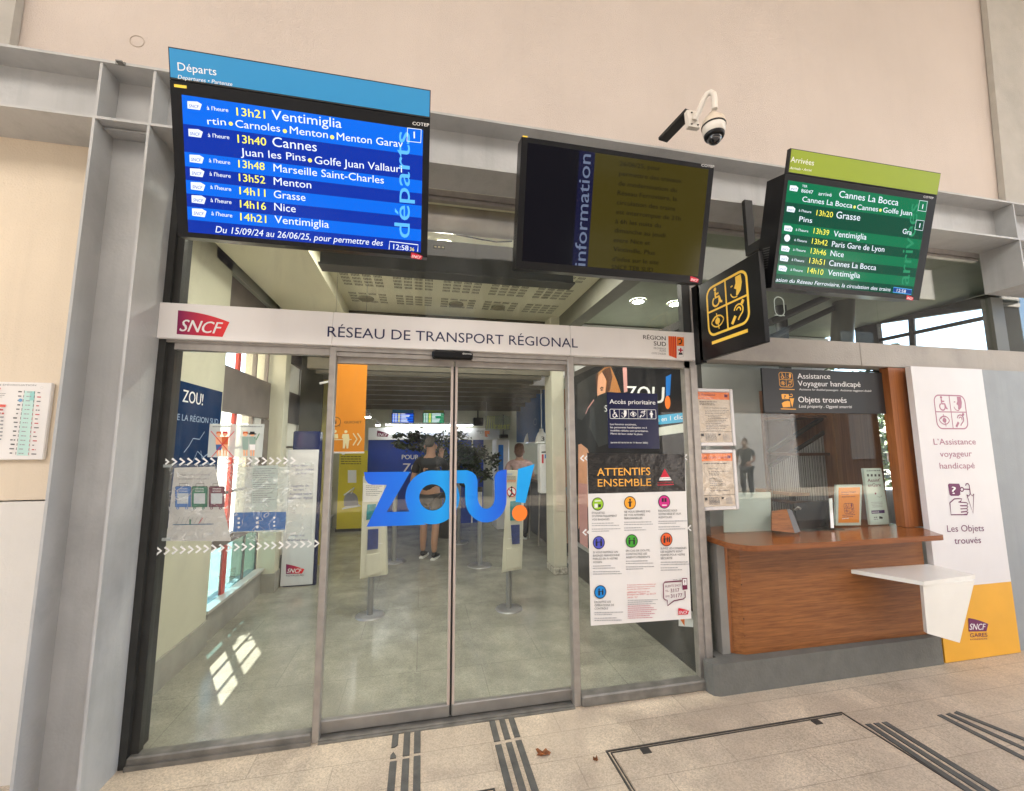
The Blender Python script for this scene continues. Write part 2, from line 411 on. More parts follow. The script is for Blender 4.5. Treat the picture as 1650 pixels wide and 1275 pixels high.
def arcpts(c, r, a0, a1, n=14, ry=None):
    return [(c[0] + r * math.cos(math.radians(a0 + (a1 - a0) * k / n)), c[1] + (ry or r) * math.sin(math.radians(a0 + (a1 - a0) * k / n))) for k in range(n + 1)]
def icons4(p, c, w_, h, m, which=('chair', 'face', 'eye', 'ear'), frame=True, lw=None):
    lw = lw or w_ * .035
    if frame:
        p.rrect_uv(c, w_, h, w_ * .16, lw, m)
        p.stroke_uv([(c[0], c[1] - h / 2), (c[0], c[1] + h / 2)], lw * .8, m); p.stroke_uv([(c[0] - w_ / 2, c[1]), (c[0] + w_ / 2, c[1])], lw * .8, m)
    for k, i in enumerate(which):
        cc = (c[0] + (-.25, .25, -.25, .25)[k] * w_, c[1] + (.25, .25, -.25, -.25)[k] * h); icon(p, i, cc, w_ * .36, m)
def icon(p, i, c, s, m):
    T = lambda x, y: (c[0] + x * s, c[1] + y * s)
    lw = s * .1
    if i == 'chair':
        p.disc_uv(T(-.05, .42), s * .1, m, 14); p.stroke_uv([T(-.05, .3), T(-.05, -.02), T(.2, -.02), T(.32, -.34), T(.42, -.34)], lw * 1.3, m)
        p.stroke_uv([T(-.05, .15), T(.2, .15)], lw, m); p.stroke_uv(arcpts(T(-.03, -.22), s * .24, 120, 385), lw, m)
    elif i == 'face':
        p.poly_uv([T(0, .5), T(.36, .5), T(.4, .1), T(.3, -.25), T(.1, -.42), T(-.02, -.4), T(.02, -.12), T(-.12, -.02), T(0, .2)], m)
        p.stroke_uv([T(-.34, .12), T(-.2, .14)], lw * .7, m); p.stroke_uv(arcpts(T(-.05, -.15), s * .32, 190, 290), lw * .6, m)
    elif i == 'eye':
        up = arcpts(T(0, -.22), s * .5, 150, 30); dn = arcpts(T(0, .22), s * .5, -30, -150)
        p.stroke_uv(up + dn, lw * .7, m, True); p.disc_uv(T(0, 0), s * .17, m, 18); p.stroke_uv([T(-.05, .42), T(.08, -.42)], lw * .6, m)
        p.stroke_uv(arcpts(T(0, -.1), s * .36, 150, 60), lw * .6, m)
    elif i == 'ear':
        p.stroke_uv(arcpts(T(.08, .1), s * .28, 170, -40) + [T(.1, -.25), T(.02, -.36)], lw * .8, m)
        p.stroke_uv(arcpts(T(.08, .1), s * .13, 170, -30), lw * .7, m); p.stroke_uv([T(-.4, -.45), T(-.14, -.12)], lw * 1.7, m); p.stroke_uv([T(.3, .34), T(.42, .5)], lw * 1.7, m)
    elif i == 'pregnant':
        p.disc_uv(T(0, .4), s * .11, m, 14); p.poly_uv([T(-.14, .26), T(.12, .26), T(.26, .0), T(.14, -.12), T(.1, -.5), T(-.1, -.5), T(-.16, -.1)], m); p.stroke_uv([T(-.14, .2), T(-.26, -.05)], lw, m)
    elif i == 'lost':       # tag, hand and umbrella
        p.stroke_uv([T(-.45, .12), T(-.45, .48), T(-.05, .48), T(-.05, .12)], lw * .4, m, True); p.poly_uv([T(-.45, .12), T(-.45, .48), T(-.05, .48), T(-.05, .12)], m)
        p.stroke_uv([T(-.05, .3), T(.28, .3)], lw * .6, m); p.stroke_uv(arcpts(T(.22, .42), s * .08, 0, 180), lw * .6, m); p.stroke_uv([T(.3, .42), T(.3, .05)], lw * .5, m)
        p.stroke_uv([T(.2, .08), T(.32, -.45), T(.44, .08), T(.32, .02)], lw * .5, m, True)
def chevrons(p, pts, size, m, lw, sgn=1):
    for c in pts: p.stroke_uv([(c[0] - sgn * size * .3, c[1] + size * .5), (c[0] + sgn * size * .3, c[1]), (c[0] - sgn * size * .3, c[1] - size * .5)], lw, m)

# ------------------------------------------------------------------ material palette
STEEL = mat('grey_painted_steel', (.43, .435, .435), .45, var=.12, vscale=3, bump=.15, bscale=60, dirt=.4, streak=.35)
TAN = mat('warm_plaster', (.575, .505, .455), .85, var=.07, vscale=.9, bump=.35, bscale=120, dirt=.07, streak=.06)
TANL = mat('cream_wall_paint', (.70, .60, .47), .8, var=.05, vscale=3, bump=.25, bscale=110, streak=.12)
CREAM = mat('pale_dado_paint', (.70, .675, .63), .7, var=.05, vscale=3, bump=.15, bscale=90, streak=.12)
ALU = mat('anodised_aluminium', (.40, .37, .34), .4, .55, var=.12, vscale=20, dirt=.25)
ALUD = mat('dirty_aluminium_sill', (.22, .21, .19), .5, .4, var=.3, vscale=12, dirt=.7)
DARKFR = mat('black_frame', (.026, .026, .024), .45, var=.3, vscale=10)
WHITE = mat('white_panel', (.84, .82, .81), .45, var=.03, vscale=4, streak=.06)
BLACK = mat('black_plastic', (.006, .006, .007), .3, spec=.3)
BLACKM = mat('matt_black', (.012, .012, .012), .6)
GLASS = glass('clear_glass', smear=.07)
INK = mat('navy_ink', rgb(28, 34, 80), .5)
INKK = mat('black_ink', (.012, .012, .014), .5)
GREYINK = mat('grey_ink', (.17, .17, .18), .6)
PALEINK = mat('pale_grey_ink', (.34, .34, .36), .6)
PWHITE = mat('white_print', (.82, .82, .82), .5)
PAPER = mat('white_paper', (.78, .76, .74), .6, var=.02, vscale=8)
ORANGE = mat('orange_print', rgb(236, 118, 40), .5)
YELLOW = mat('yellow_print', rgb(250, 214, 70), .5)
AMBER = mat('amber_print', rgb(245, 175, 70), .5)
REDP = mat('red_print', rgb(200, 22, 52), .5)
MAROON = mat('maroon_print', rgb(110, 16, 62), .5)
BLUEP = mat('blue_print', rgb(0, 120, 215), .5)
WOOD = wood('orange_wood_laminate', (.33, .128, .038), (.18, .062, .018))
WOODT = wood('polished_wood_top', (.30, .105, .032), (.19, .06, .018), rough=.18)
WOODV = wood('upright_wood', (.36, .13, .04), (.22, .07, .02), 'z')
WOODD = wood('dark_wood', (.34, .15, .07), (.22, .09, .04), 'z')
def logo_mat(name, x0, x1):
    return ramp_x(name, [(x0, rgb(112, 8, 82)), (x0 + (x1 - x0) * .45, rgb(190, 16, 60)), (x1, rgb(232, 44, 42))])
#SECTIONS
# ================================================================== GROUND AND STATION SHELL
FLOOR = stone_floor('terrazzo_paving', (.60, .505, .385), .5, (.78, .2), .66, .26, .3)
HALLF = stone_floor('hall_terrazzo', (.34, .335, .275), .17, (.9, .6), .68, .2, .42)
g = MB().face([(-60, -70, 0), (60, -70, 0), (60, 80, 0), (-60, 80, 0)]).build('ground', FLOOR); tag(g, kind='structure')
g = MB().face([(-1.64, .03, .004), (1.9, .03, .004), (9, 3.2, .004), (9, 6.3, .004), (-1.72, 6.3, .004)])
g.v = []; g.f = []; g.mi = []; g.sm = []
g.face([(-1.74, .05, .004), (1.93, .05, .004), (1.93, 6.34, .004), (-1.74, 6.34, .004)]).face([(1.93, 3.3, .004), (4.6, 3.3, .004), (4.6, 6.34, .004), (1.93, 6.34, .004)])
tag(g.build('hall_floor', HALLF), kind='structure')

# upper plaster wall, left wall, right wall
t = thing('plaster_wall', 'tall warm beige plaster wall above the grey steel beam', 'wall', (2, .1, 3.53))
MB().box((-9, 0, 3.536), (11, .3, 7.2)).build('wall_face', TAN, t)
c = at_y(221, 67, 0); P_ = []
mb = MB(); mb.tube([c + Vector((.036 * math.cos(a), -.002, .036 * math.sin(a))) for a in [k * math.pi / 12 for k in range(25)]], .0016, None, 5); mb.build('round_patch', mat('patch_rim', (.45, .38, .3), .9), t)
t = thing('plaster_wall', 'cream painted wall left of the steel column, paler below its seam, holding the evacuation plan', 'wall', (-3, .1, 0))
MB().box((-9, .002, 1.295), (-1.43, .28, 3.5)).build('upper_face', TANL, t)
MB().box((-9, -.004, 0), (-1.43, .28, 1.288)).build('dado', CREAM, t)
t = thing('pilaster', 'grey pilaster rising on the plaster wall at the upper right edge', 'pilaster', (5.6, 0, 3.53))
MB().prism([(5.06, -.05, 3.536), (6.4, -.05, 3.536), (6.4, -.05, 7.2), (5.32, -.05, 7.2), (5.06, -.05, 3.56)], (0, .045, 0)).build('face', mat('grey_plaster', (.43, .41, .375), .8, var=.08, bump=.3, dirt=.3), t)
t = thing('pilaster', 'grey pilaster in the far upper left corner above the steel beam', 'pilaster', (-2.8, 0, 3.53))
MB().prism([(at_y(14, 75, -.05).x, -.05, 3.536), (-3.6, -.05, 3.536), (-3.6, -.05, 7.2), (at_y(28, 0, -.05).x, -.05, 7.2)], (0, .045, 0)).build('face', MC['grey_plaster'], t)

# canopy roof over the forecourt (unseen; its reach is set to shade the front)
t = thing('canopy', 'unseen flat cream canopy roof set out to shade the forecourt', 'canopy', (0, -2, 6.7))
MB().box((-13, -4.3, 7.0), (14, -.01, 7.15)).build('roof_slab', mat('canopy_paint', (.62, .56, .48), .8), t)

SPAN_ = mat('brown_lintel', (.12, .07, .05), .6)
# added unseen building: dark below for dim reflections, cream above to bounce sunlight
t = thing('bounce_building', 'added unseen building across the forecourt, dark below and cream above to bounce light', 'building', (0, -11, 0))
MB().box((-26, -12, 0), (26, -10.5, 7.6)).build('dark_storeys', mat('brown_render', (.045, .037, .032), .9, var=.1, vscale=1), t)
MB().box((-26, -12, 7.6), (26, -10.45, 13.5)).build('bounce_storey', mat('bounce_cream', (.60, .545, .475), .9, var=.1, vscale=1), t)
for k in range(9):
    for z in (1.0, 4.2): MB().box((-16 + k * 4, -10.5, z), (-14.4 + k * 4, -10.46, z + 1.8)).build('window', mat('dull_window', (.12, .13, .13), .4), t)

MB().box((8.0, -10.5, 0), (13.5, -10.44, 2.7)).build('reflection_bay', mat('reflection_bay_pale', (.62, .58, .54), .8), t)  # pale bay added so the booth glass reflects something bright
MB().box((8.0, -10.5, 2.7), (13.5, -10.43, 3.1)).build('bay_lintel', SPAN_, t)
MB().box((9.9, -10.44, .9), (10.9, -10.42, 2.1)).build('window', MC['dull_window'], t)

# steel beam and columns
t = thing('steel_beam', 'long grey painted steel beam running across above the screens', 'beam', (0, -.13, 3.2))
MB().box((-9, -.256, 3.522), (9, -.001, 3.536)).build('top_flange', STEEL, t)
MB().box((-9, -.125, 3.219), (9, -.112, 3.522)).build('web', STEEL, t)
MB().box((-9, -.256, 3.205), (9, -.001, 3.219)).build('bottom_flange', STEEL, t)
for x in (-1.657, -1.418, 4.744):
    MB().box((x, -.25, 3.219), (x + .012, -.125, 3.522)).build('stiffener', STEEL, t)
c = at_y(205, 104, -.2)
mb = MB().box((c.x - .012, -.256, 3.515), (c.x + .03, -.262, 3.535)).box((c.x + .002, -.262, 3.515), (c.x + .03, -.285, 3.522)); mb.build('clip', mat('old_bracket', (.2, .2, .19), .5, .5), t)
t = thing('steel_column', 'tall grey steel H column left of the entrance glass', 'column', (-1.53, -.12, 0))
MB().box((-1.657, -.256, 0), (-1.645, -.005, 3.204)).build('flange', STEEL, t)
MB().box((-1.418, -.256, 0), (-1.406, .06, 3.204)).build('flange', STEEL, t)
MB().box((-1.645, -.122, 0), (-1.418, -.110, 3.204)).build('web', STEEL, t)
MB().box((-1.64, -.2, 3.19), (-1.42, -.125, 3.2)).build('gusset', STEEL, t)
t = thing('steel_column', 'short grey steel column stub hanging under the beam at the right edge', 'column', (4.85, -.12, 2.83))
MB().box((4.744, -.256, 2.835), (4.757, 0, 3.204)).build('flange', STEEL, t)
MB().box((4.757, -.125, 2.87), (5.35, -.112, 3.204)).build('web', STEEL, t)
MB().box((4.757, -.256, 2.835), (5.35, 0, 2.86)).build('end_plate', STEEL, t)
MB().box((4.86, -.2, 2.9), (5.35, -.13, 3.05)).build('cover_plate', WHITE, t)

# ================================================================== ENTRANCE GLAZING
FY = 0.0
zt = 2.137
# left fixed light
t = thing('fixed_glazing', 'fixed glass panel left of the sliding doors with white chevron strips', 'glass panel', (-.95, 0, 0))
mb = MB().box((-1.405, -.012, 0), (-1.372, .07, zt)).box((-1.372, .012, 0), (-1.335, .05, zt)); mb.build('jamb', DARKFR, t)
MB().box((-1.372, -.018, 0), (-.535, .05, .052), None, .006).box((-1.372, -.03, 0), (-.535, -.018, .02)).build('sill', ALUD, t)
MB().box((-1.335, .0, zt - .052), (-.535, .05, zt - .012)).box((-1.372, -.008, zt - .014), (-.535, .05, zt - .001)).build('top_rail', ALU, t)
MB().box((-.536, -.014, 0), (-.5, .05, zt - .001), None, .004).build('mullion', ALU, t)
MB().box((-1.338, .016, .05), (-.534, .024, zt - .05)).build('pane', GLASS, t)
PG = plane_y(.014)
pr = Print(PG, .0005)
for (xa, ya, xb, yb, n) in ((268, 744.5, 472, 739.5, 18), (256, 888, 510, 880.5, 22)):
    a = pr.U((xa, ya)); b = pr.U((xb, yb)); b.y = a.y
    chevrons(pr, [a + (b - a) * k / (n - 1) for k in range(n)], .036, PWHITE, .0105, 1)
pr.build('chevron_strip', t)
# right fixed light
t = thing('fixed_glazing', 'fixed glass panel right of the sliding doors behind the safety poster', 'glass panel', (1.4, 0, 0))
MB().box((.925, -.014, 0), (.968, .05, zt - .001), None, .004).build('mullion', ALU, t)
mb = MB().box((1.79, .0, .05), (1.83, .05, zt)).box((1.83, -.012, 0), (1.853, .06, zt)).box((1.856, -.004, 0), (1.882, .06, zt)); mb.build('jamb', ALU, t)
MB().box((.968, -.03, 0), (1.83, .05, .062), None, .008).build('sill', ALUD, t)
MB().box((.968, .0, zt - .05), (1.83, .05, zt - .001)).build('top_rail', ALU, t)
MB().box((.966, .016, .06), (1.792, .024, zt - .048)).build('pane', GLASS, t)
pr = Print(PG, .0005)
for (x, y) in ((938, 738.5), (942, 858)):
    a = pr.U((x, y)); chevrons(pr, [a, a + Vector((.03, 0))], .036, PWHITE, .0105, -1)
for (x, y) in ((1104.5, 737), (1111, 851)):
    a = pr.U((x, y)); chevrons(pr, [a, a + Vector((.03, 0))], .036, PWHITE, .0105, -1)
pr.build('chevron_strip', t)
# sliding doors
DOORS = []
for (x0, x1, lab, st) in ((-.502, .187, 'left sliding glass door leaf carrying the blue Z and O', 'r'), (.200, .93, 'right sliding glass door leaf carrying the blue U and exclamation mark', 'l')):
    t = thing('sliding_door', lab, 'door', ((x0 + x1) / 2, .045, 0)); DOORS.append(t)
    MB().box((x0, .034, .014), (x1, .07, .078), None, .004).build('bottom_rail', mat('satin_rail', (.30, .285, .265), .4, .5, var=.15, vscale=8, dirt=.4), t)
    MB().box((x0, .034, zt - .09), (x1, .07, zt - .055)).build('top_rail', ALU, t)
    MB().box((x0, .05, .078), (x1, .058, zt - .09)).build('pane', GLASS, t)
    a, b = (x1 - .014, x1) if st == 'r' else (x0, x0 + .014)
    MB().box((a, .034, .078), (b, .07, zt - .09)).build('meeting_stile', mat('pale_stile', (.55, .47, .43), .35, .4), t)
BF = MB().box((.1885, .04, .02), (.1985, .066, 2.05)).build('door_seal', BLACKM); tag(BF, 'black rubber seal line between the two sliding door leaves', 'door seal')
# vinyl word on the doors: letters measured on the glass
PD = plane_y(.0495)
VB = ramp_x('blue_vinyl', [(-.35, rgb(10, 92, 222)), (-.1, rgb(0, 112, 232)), (.12, rgb(0, 158, 244)), (.27, rgb(0, 150, 240)), (.36, rgb(0, 118, 236)), (.55, rgb(12, 84, 215)), (.57, rgb(0, 160, 240)), (.9, rgb(0, 165, 242))], .35)
OV = mat('orange_vinyl', rgb(255, 128, 40), .4)
pr = Print(PD, .0006, 560, 740, 4.7227)
pr.poly([(125, 99), (478, 95), (430, 178), (298, 402), (476, 399), (520, 450), (600, 498), (480, 504), (145, 514), (298, 197), (185, 195), (155, 184), (135, 155)], VB); pr.build('letter_z', DOORS[0])
pr = Print(PD, .0008, 560, 740, 4.7227)
def ring(pr, c, rox, roy, ri, m, a0=0, a1=360, n=56):
    o = pr._o()
    A = [pr.U((c[0] + rox * math.cos(t), c[1] + roy * math.sin(t))) for t in [math.radians(a0 + (a1 - a0) * k / n) for k in range(n + 1)]]
    B = [pr.U((c[0] + ri * math.cos(t), c[1] + ri * math.sin(t))) for t in [math.radians(a0 + (a1 - a0) * k / n) for k in range(n + 1)]]
    for k in range(n): pr.mb.face([pr.pl.w(*A[k], o), pr.pl.w(*A[k + 1], o), pr.pl.w(*B[k + 1], o), pr.pl.w(*B[k], o)], m)
ring(pr, (646, 291), 206, 205, 100, VB)
pr.poly([(600, 89), (785, 87), (785, 170), (730, 150), (640, 100)], VB)
pr.build('letter_o', DOORS[0])
pr = Print(PD, .0006, 740, 740, 4.7227)
outer = [(0, 85), (60, 85), (100, 98), (128, 125), (139, 165), (140, 290)] + [(205 + 65 * math.cos(t), 290 + 88 * math.sin(t)) for t in [math.radians(180 - 15 * k) for k in range(1, 12)]] + [(270, 290), (268, 150), (273, 122), (288, 98), (312, 84), (360, 80), (360, 310)]
outer += [(203 + 157 * math.cos(t), 310 + 172 * math.sin(t)) for t in [math.radians(12 * k) for k in range(1, 15)]] + [(45, 300), (45, 205), (38, 184), (0, 183), (-40, 183), (-40, 85)]
pr.poly(outer, VB); pr.build('letter_u', DOORS[1])
pr = Print(PD, .0006, 740, 740, 4.7227)
pr.poly([(447, 75), (572, 38), (503, 335), (428, 325)], VB); pr.disc((460, 410), 58, OV, 36); pr.build('exclamation_mark', DOORS[1])
t = thing('door_operator', 'aluminium sliding door header rail under the white fascia', 'door operator', (.2, .02, zt - .05))
MB().box((-.5, .0, zt - .055), (.925, .1, zt - .03)).box((-.5, -.01, zt - .028), (.925, .1, zt - .001)).build('rail_cover', ALU, t)
MB().box((-.5, .012, zt - .0305), (.925, .09, zt - .0275)).build('shadow_gap', BLACKM, t)
t = thing('motion_sensor', 'small black motion sensor above the middle of the sliding doors', 'sensor', (.17, -.04, 2.07))
MB().box((.05, -.055, 2.078), (.30, -.0105, 2.132), None, .012).build('housing', BLACK, t)
Print(Plane((0, -.0555, 0), (1, 0, 0), (0, 0, -1)), .0006).text_uv('dorma', (.235, 2.11), (.29, 2.109), .012, PWHITE, .02).build('lettering', t)
MB().box((-.5, -.03, 0), (.925, .1, .006)).box((-.5, -.014, .006), (.925, .0, .012)).build('threshold', ALUD); tag(D2.objects['threshold'], 'flat dirty metal threshold strip under the sliding doors', 'threshold')

# fascia sign
t = thing('fascia_sign', 'long white fascia sign lettered in thin navy capitals over the doors', 'sign', (.23, 0, zt))
FR_, FL_ = 1.868, -1.407
MB().box((FL_, -.034, zt), (-.523, .0, 2.336), None, .003).box((-.5215, -.034, zt), (.94, .0, 2.336), None, .003).box((.9415, -.034, zt), (FR_, .0, 2.336), None, .003).build('board', WHITE, t)
PF = plane_y(-.0345)
pr = Print(PF, .0005, 250, 470, 3.6667)
LM = logo_mat('fascia_emblem_red', -1.33, -1.07)
pr.sncf([(136, 108), (452, 128), (418, 269), (127, 256)], LM, PWHITE); pr.build('emblem', t)
pr = Print(PF, .0005)
pr.text('RÉSEAU DE TRANSPORT RÉGIONAL', (527.5, 542.5), (931, 560.5), 17.5, INK, -.012); pr.build('lettering', t)
pr = Print(PF, .0005, 690, 490, 3.6667)
pr.text('RÉGION', (1270, 207), (1403, 215), 25, INKK, .025); pr.text('SUD', (1333, 245), (1405, 250), 26, INKK, .03)
pr.text('PROVENCE', (1333, 266), (1404, 270), 11, GREYINK); pr.text('ALPES', (1366, 281), (1404, 284), 11, GREYINK); pr.text("CÔTE D'AZUR", (1320, 296), (1405, 301), 11, GREYINK)
pr.poly([(1418, 190), (1466, 193), (1467, 322), (1421, 304)], ORANGE)
for k in range(4): pr.poly([(1425 + k * 11, 191), (1430 + k * 11, 191), (1432 + k * 11, 309 + k * 4), (1427 + k * 11, 307 + k * 4)], REDP)
pr.poly([(1468, 194), (1510, 197), (1511, 250), (1468, 247)], ORANGE)
pr.stroke([(1478, 212), (1490, 206), (1497, 218), (1492, 234), (1480, 236)], 7, INKK)
pr.poly([(1478, 300), (1503, 300), (1499, 286), (1491, 292), (1484, 284)], INKK); pr.stroke([(1491, 260), (1491, 288)], 7, REDP); pr.stroke([(1476, 272), (1504, 274)], 7, REDP)
pr.stroke([(1468, 250), (1468, 322), (1506, 312), (1511, 252)], 1.2, PALEINK); pr.build('regional_emblem', t)

# transom glazing above the fascia
t = thing('transom_glazing', 'clear transom glazing between the fascia sign and the steel beam', 'glazing', (.2, .02, 2.336))
for a, b in ((-1.338, -.522), (-.518, .318), (.322, 1.79)): MB().box((a, .02, 2.33), (b, .03, 3.14)).build('pane', GLASS, t)
MB().box((-1.405, -.012, 2.336), (-1.372, .06, 3.2)).box((-1.372, .012, 2.3), (-1.338, .05, 3.2)).build('jamb', DARKFR, t)
MB().box((1.8, .0, 2.3), (1.862, .05, 3.19)).build('post', DARKFR, t)
MB().box((1.862, -.006, 2.3), (1.905, .05, 3.19)).build('post_cover', ALU, t)
MB().box((-1.405, .0, 3.165), (4.74, .05, 3.204)).box((-1.405, .012, 3.14), (4.74, .05, 3.16)).build('head_rail', ALU, t)
ROLL = mat('galvanised_tube', (.42, .37, .33), .4, .6, var=.25, vscale=4, dirt=.5)
t = thing('vent_duct', 'long dull metal duct behind the transom glass under the beam', 'duct', (1, .3, 3.1))
MB().tube([(-1.3, .30, 3.175), (1.76, .30, 3.175)], .1, None, 20).build('pipe', ROLL, t)
for x in (-.6, .25, .42, 1.3): MB().box((x, .28, 3.27), (x + .025, .32, 3.40)).build('hanger', BLACKM, t)

# ================================================================== HANGING SCREENS
TILT = math.radians(14.6)
DN = Vector((0, math.sin(TILT), -math.cos(TILT)))
def emis(name, c, e=1.0): return mat(name, c, .18, emit=e, spec=.35)
def scr(name, c, e=1.0, base=.003):
    M = mat(name, (base, base, base), .12, spec=.2); b = M.node_tree.nodes['Principled BSDF']
    b.inputs['Emission Color'].default_value = (*c, 1); b.inputs['Emission Strength'].default_value = e; return M
ES = .2
S_W = scr('screen_white', (.85, .9, 1), ES); S_Y = scr('screen_yellow', (1, .9, .1), ES); S_DOT = scr('screen_dot', (1, .85, .2), ES)
def display(label, TL, W_, H_, depth, head, group='hanging train information screens'):
    TL = Vector(TL); R0 = Vector((1, 0, 0)); n = DN.cross(R0); n = n if n.y < 0 else -n
    t = thing('information_screen', label, 'screen', TL + R0 * W_ / 2 + DN * H_, group)
    pl = Plane(TL, R0, DN)
    mb = MB(); mb.prism([pl.w(0, 0), pl.w(W_, 0), pl.w(W_, -H_), pl.w(0, -H_)], n * -depth)
    # vents on the side, seams
    for k in range(9): mb.prism([pl.w(-.001, -H_ * .62 - k * .014, -depth * .35), pl.w(-.001, -H_ * .62 - k * .014, -depth * .75), pl.w(-.001, -H_ * .62 - k * .014 - .006, -depth * .75), pl.w(-.001, -H_ * .62 - k * .014 - .006, -depth * .35)], (-.0015, 0, 0), mat('vent_grey', (.05, .05, .05), .5))
    mb.build('housing', BLACK, t)
    mb = MB()
    for k in (.22, .78):
        q = pl.w(W_ * k, -H_ * .35, -depth)
        mb.box((q.x - .03, q.y - .01, q.z - .03), (q.x + .03, -.257, q.z + .03)).box((q.x - .03, -.285, q.z + .03), (q.x + .03, -.257, 3.215))
    mb.build('bracket', BLACKM, t)
    if head:
        h0, h1, col, dx0, dx1 = head
        MB().prism([pl.w(dx0, h1), pl.w(dx1, h1), pl.w(dx1, h0), pl.w(dx0, h0)], n * -.022).build('header_panel_edge', BLACKM, t)
    return t, pl
def wbuild(pr, name, t): return pr.build(name, t)
# ---- departures
t, pl = display('large blue departures screen with seven train rows at the left', (-1.073, -.722, 3.096), 1.082, .637, .085, (.004, .128, None, 0, 1.082))
pr = Print(pl, .0012)
pr.poly_uv([(.004, .01), (1.078, .01), (1.078, .123), (.004, .123)], mat('sky_blue_header', rgb(40, 140, 198), .35))
pr.z(0, 0, 2.357); pr.text('Départs', (676, 268), (823, 288), 32, PWHITE); pr.text('Departures • Partenze', (676, 300), (883, 328), 16, PWHITE, .01, .2); pr.build('header_panel', t)
pr = Print(pl, .0006, 0, 0, 2.357)
c = [pr.U(q) for q in ((690, 360), (1607, 491), (1597, 958), (714, 884))]
u0, u1, v0, v1 = c[0].x, c[1].x, c[0].y, (c[2].y + c[3].y) / 2
S_L = scr('departure_light_blue', rgb(0, 104, 228), ES * 1.0); S_D = scr('departure_dark_blue', rgb(6, 48, 160), ES)
fr = [0, .205, .405, .51, .61, .71, .807, .905, 1]
for k in range(8):
    a, b = v0 + (v1 - v0) * fr[k], v0 + (v1 - v0) * fr[k + 1]; pr.poly_uv([(u0, a), (u1, a), (u1, b), (u0, b)], S_L if k % 2 == 0 else S_D)
SO = pr.build('screen', t); pr = Print(pl, .0012, 0, 0, 2.357)
S_LB = scr('screen_pale_blue', rgb(95, 185, 255), ES)
pr.text('départs', (1556, 905), (1556, 505), 62, S_LB, .02)
for x, y in ((740, 402), (744, 507), (748, 605), (750, 657), (753, 709), (756, 759), (758, 809)):
    pr.poly([(x - 28, y - 17), (x + 10, y - 15), (x + 27, y - 5), (x + 20, y + 17), (x - 27, y + 11)], S_W); pr.text('SNCF', (x - 22, y + 7), (x + 17, y + 11), 13, S_D, .0, .25)
for a, b in (((787, 418), (868, 427)), ((791, 521), (872, 530)), ((795, 617), (875, 626)), ((797, 668), (877, 677)), ((800, 718), (879, 727)), ((801, 768), (880, 776)), ((804, 818), (883, 827))):
    pr.text("à l'heure", a, b, 16, S_W, .02)
for s_, a, b, h in (('13h21', (900, 440), (1008, 452), 32), ('13h40', (904, 543), (1012, 555), 32), ('13h48', (907, 637), (1006, 648), 30), ('13h52', (909, 689), (1008, 699), 30), ('14h11', (911, 739), (1009, 749), 30), ('14h16', (913, 789), (1011, 799), 30), ('14h21', (914, 838), (1012, 848), 30)):
    pr.text(s_, a, b, h, S_Y, .025)
for s_, a, b, h in (('Ventimiglia', (1033, 455), (1298, 488), 38), ('Cannes', (1036, 557), (1204, 577), 38), ('Marseille Saint-Charles', (1040, 652), (1458, 699), 30), ('Menton', (1041, 703), (1183, 717), 30), ('Grasse', (1041, 752), (1161, 765), 30), ('Nice', (1043, 800), (1124, 808), 30), ('Ventimiglia', (1044, 848), (1250, 867), 30),
                    ('rtin', (790, 474), (860, 478), 28), ('Carnoles', (896, 485), (1065, 503), 30), ('Menton', (1102, 509), (1246, 527), 30), ('Menton Garav', (1280, 533), (1530, 562), 30), ('Juan les Pins', (916, 592), (1162, 614), 30), ('Golfe Juan Vallauri', (1196, 623), (1527, 657), 30), ('1', (1571, 527), (1576, 527.5), 27)):
    pr.text(s_, a, b, h, S_W, .004)
for q in ((878, 472), (1083, 500), (1262, 523), (1178, 611)): pr.disc(q, 8, S_DOT, 12)
pr.text('Du 15/09/24 au 26/06/25, pour permettre des', (820, 884), (1455, 935), 26, S_W, .002, .2)
pr.stroke([(1548, 488), (1600, 494), (1598, 544), (1546, 538)], 3, S_W, True)
pr.stroke([(1478, 948), (1480, 918), (1588, 931), (1586, 957)], 3, S_W); pr.text('12:58', (1494, 947), (1551, 953), 20, S_W, .02); pr.text('36', (1556, 953), (1573, 955), 14, S_DOT)
pr.build('lettering', SO)
pr = Print(pl, .0006, 0, 0, 2.357)
pr.text('COTEP', (1567, 475), (1630, 482), 13, PWHITE, .01); pr.poly([(661, 320), (709, 326), (709, 337), (662, 331)], YELLOW)
pr.sncf([(1562, 959), (1607, 966), (1603, 987), (1560, 981)], REDP, PWHITE); pr.build('marking', t)
# ---- information
t, pl = display('dim information screen, half navy and half olive, in the middle', (.453, -.735, 3.068), 1.082, .632, .085, None)
pr = Print(pl, .0006, 650, 100, 2.75)
c = [pr.U(q) for q in ((552, 360), (1353, 475), (1305, 950), (524, 882))]; d1 = (pr.U((850, 405)).x + pr.U((815, 908)).x) / 2
u0, u1, v0, v1 = (c[0].x + c[3].x) / 2, (c[1].x + c[2].x) / 2, (c[0].y + c[1].y) / 2, (c[2].y + c[3].y) / 2
I_N = scr('info_navy', rgb(6, 8, 30), ES * .3); I_O = scr('info_olive', rgb(100, 88, 14), ES * .34); I_T = scr('info_dim_lettering', rgb(150, 165, 200), ES * .38); I_K = scr('info_dark_lettering', rgb(30, 28, 14), ES * .2)
I_P = scr('info_violet', rgb(24, 28, 80), ES * .35)
d0 = d1 - .085
pr.poly_uv([(u0, v0), (d0, v0), (d0, v1), (u0, v1)], I_N); pr.poly_uv([(d0, v0), (d1, v0), (d1, v1), (d0, v1)], I_P); pr.poly_uv([(d1, v0), (u1, v0), (u1, v1), (d1, v1)], I_O)
SO = pr.build('screen', t); pr = Print(pl, .0012, 650, 100, 2.75)
pr.text('information', (806, 905), (831, 412), 52, I_T, .02)
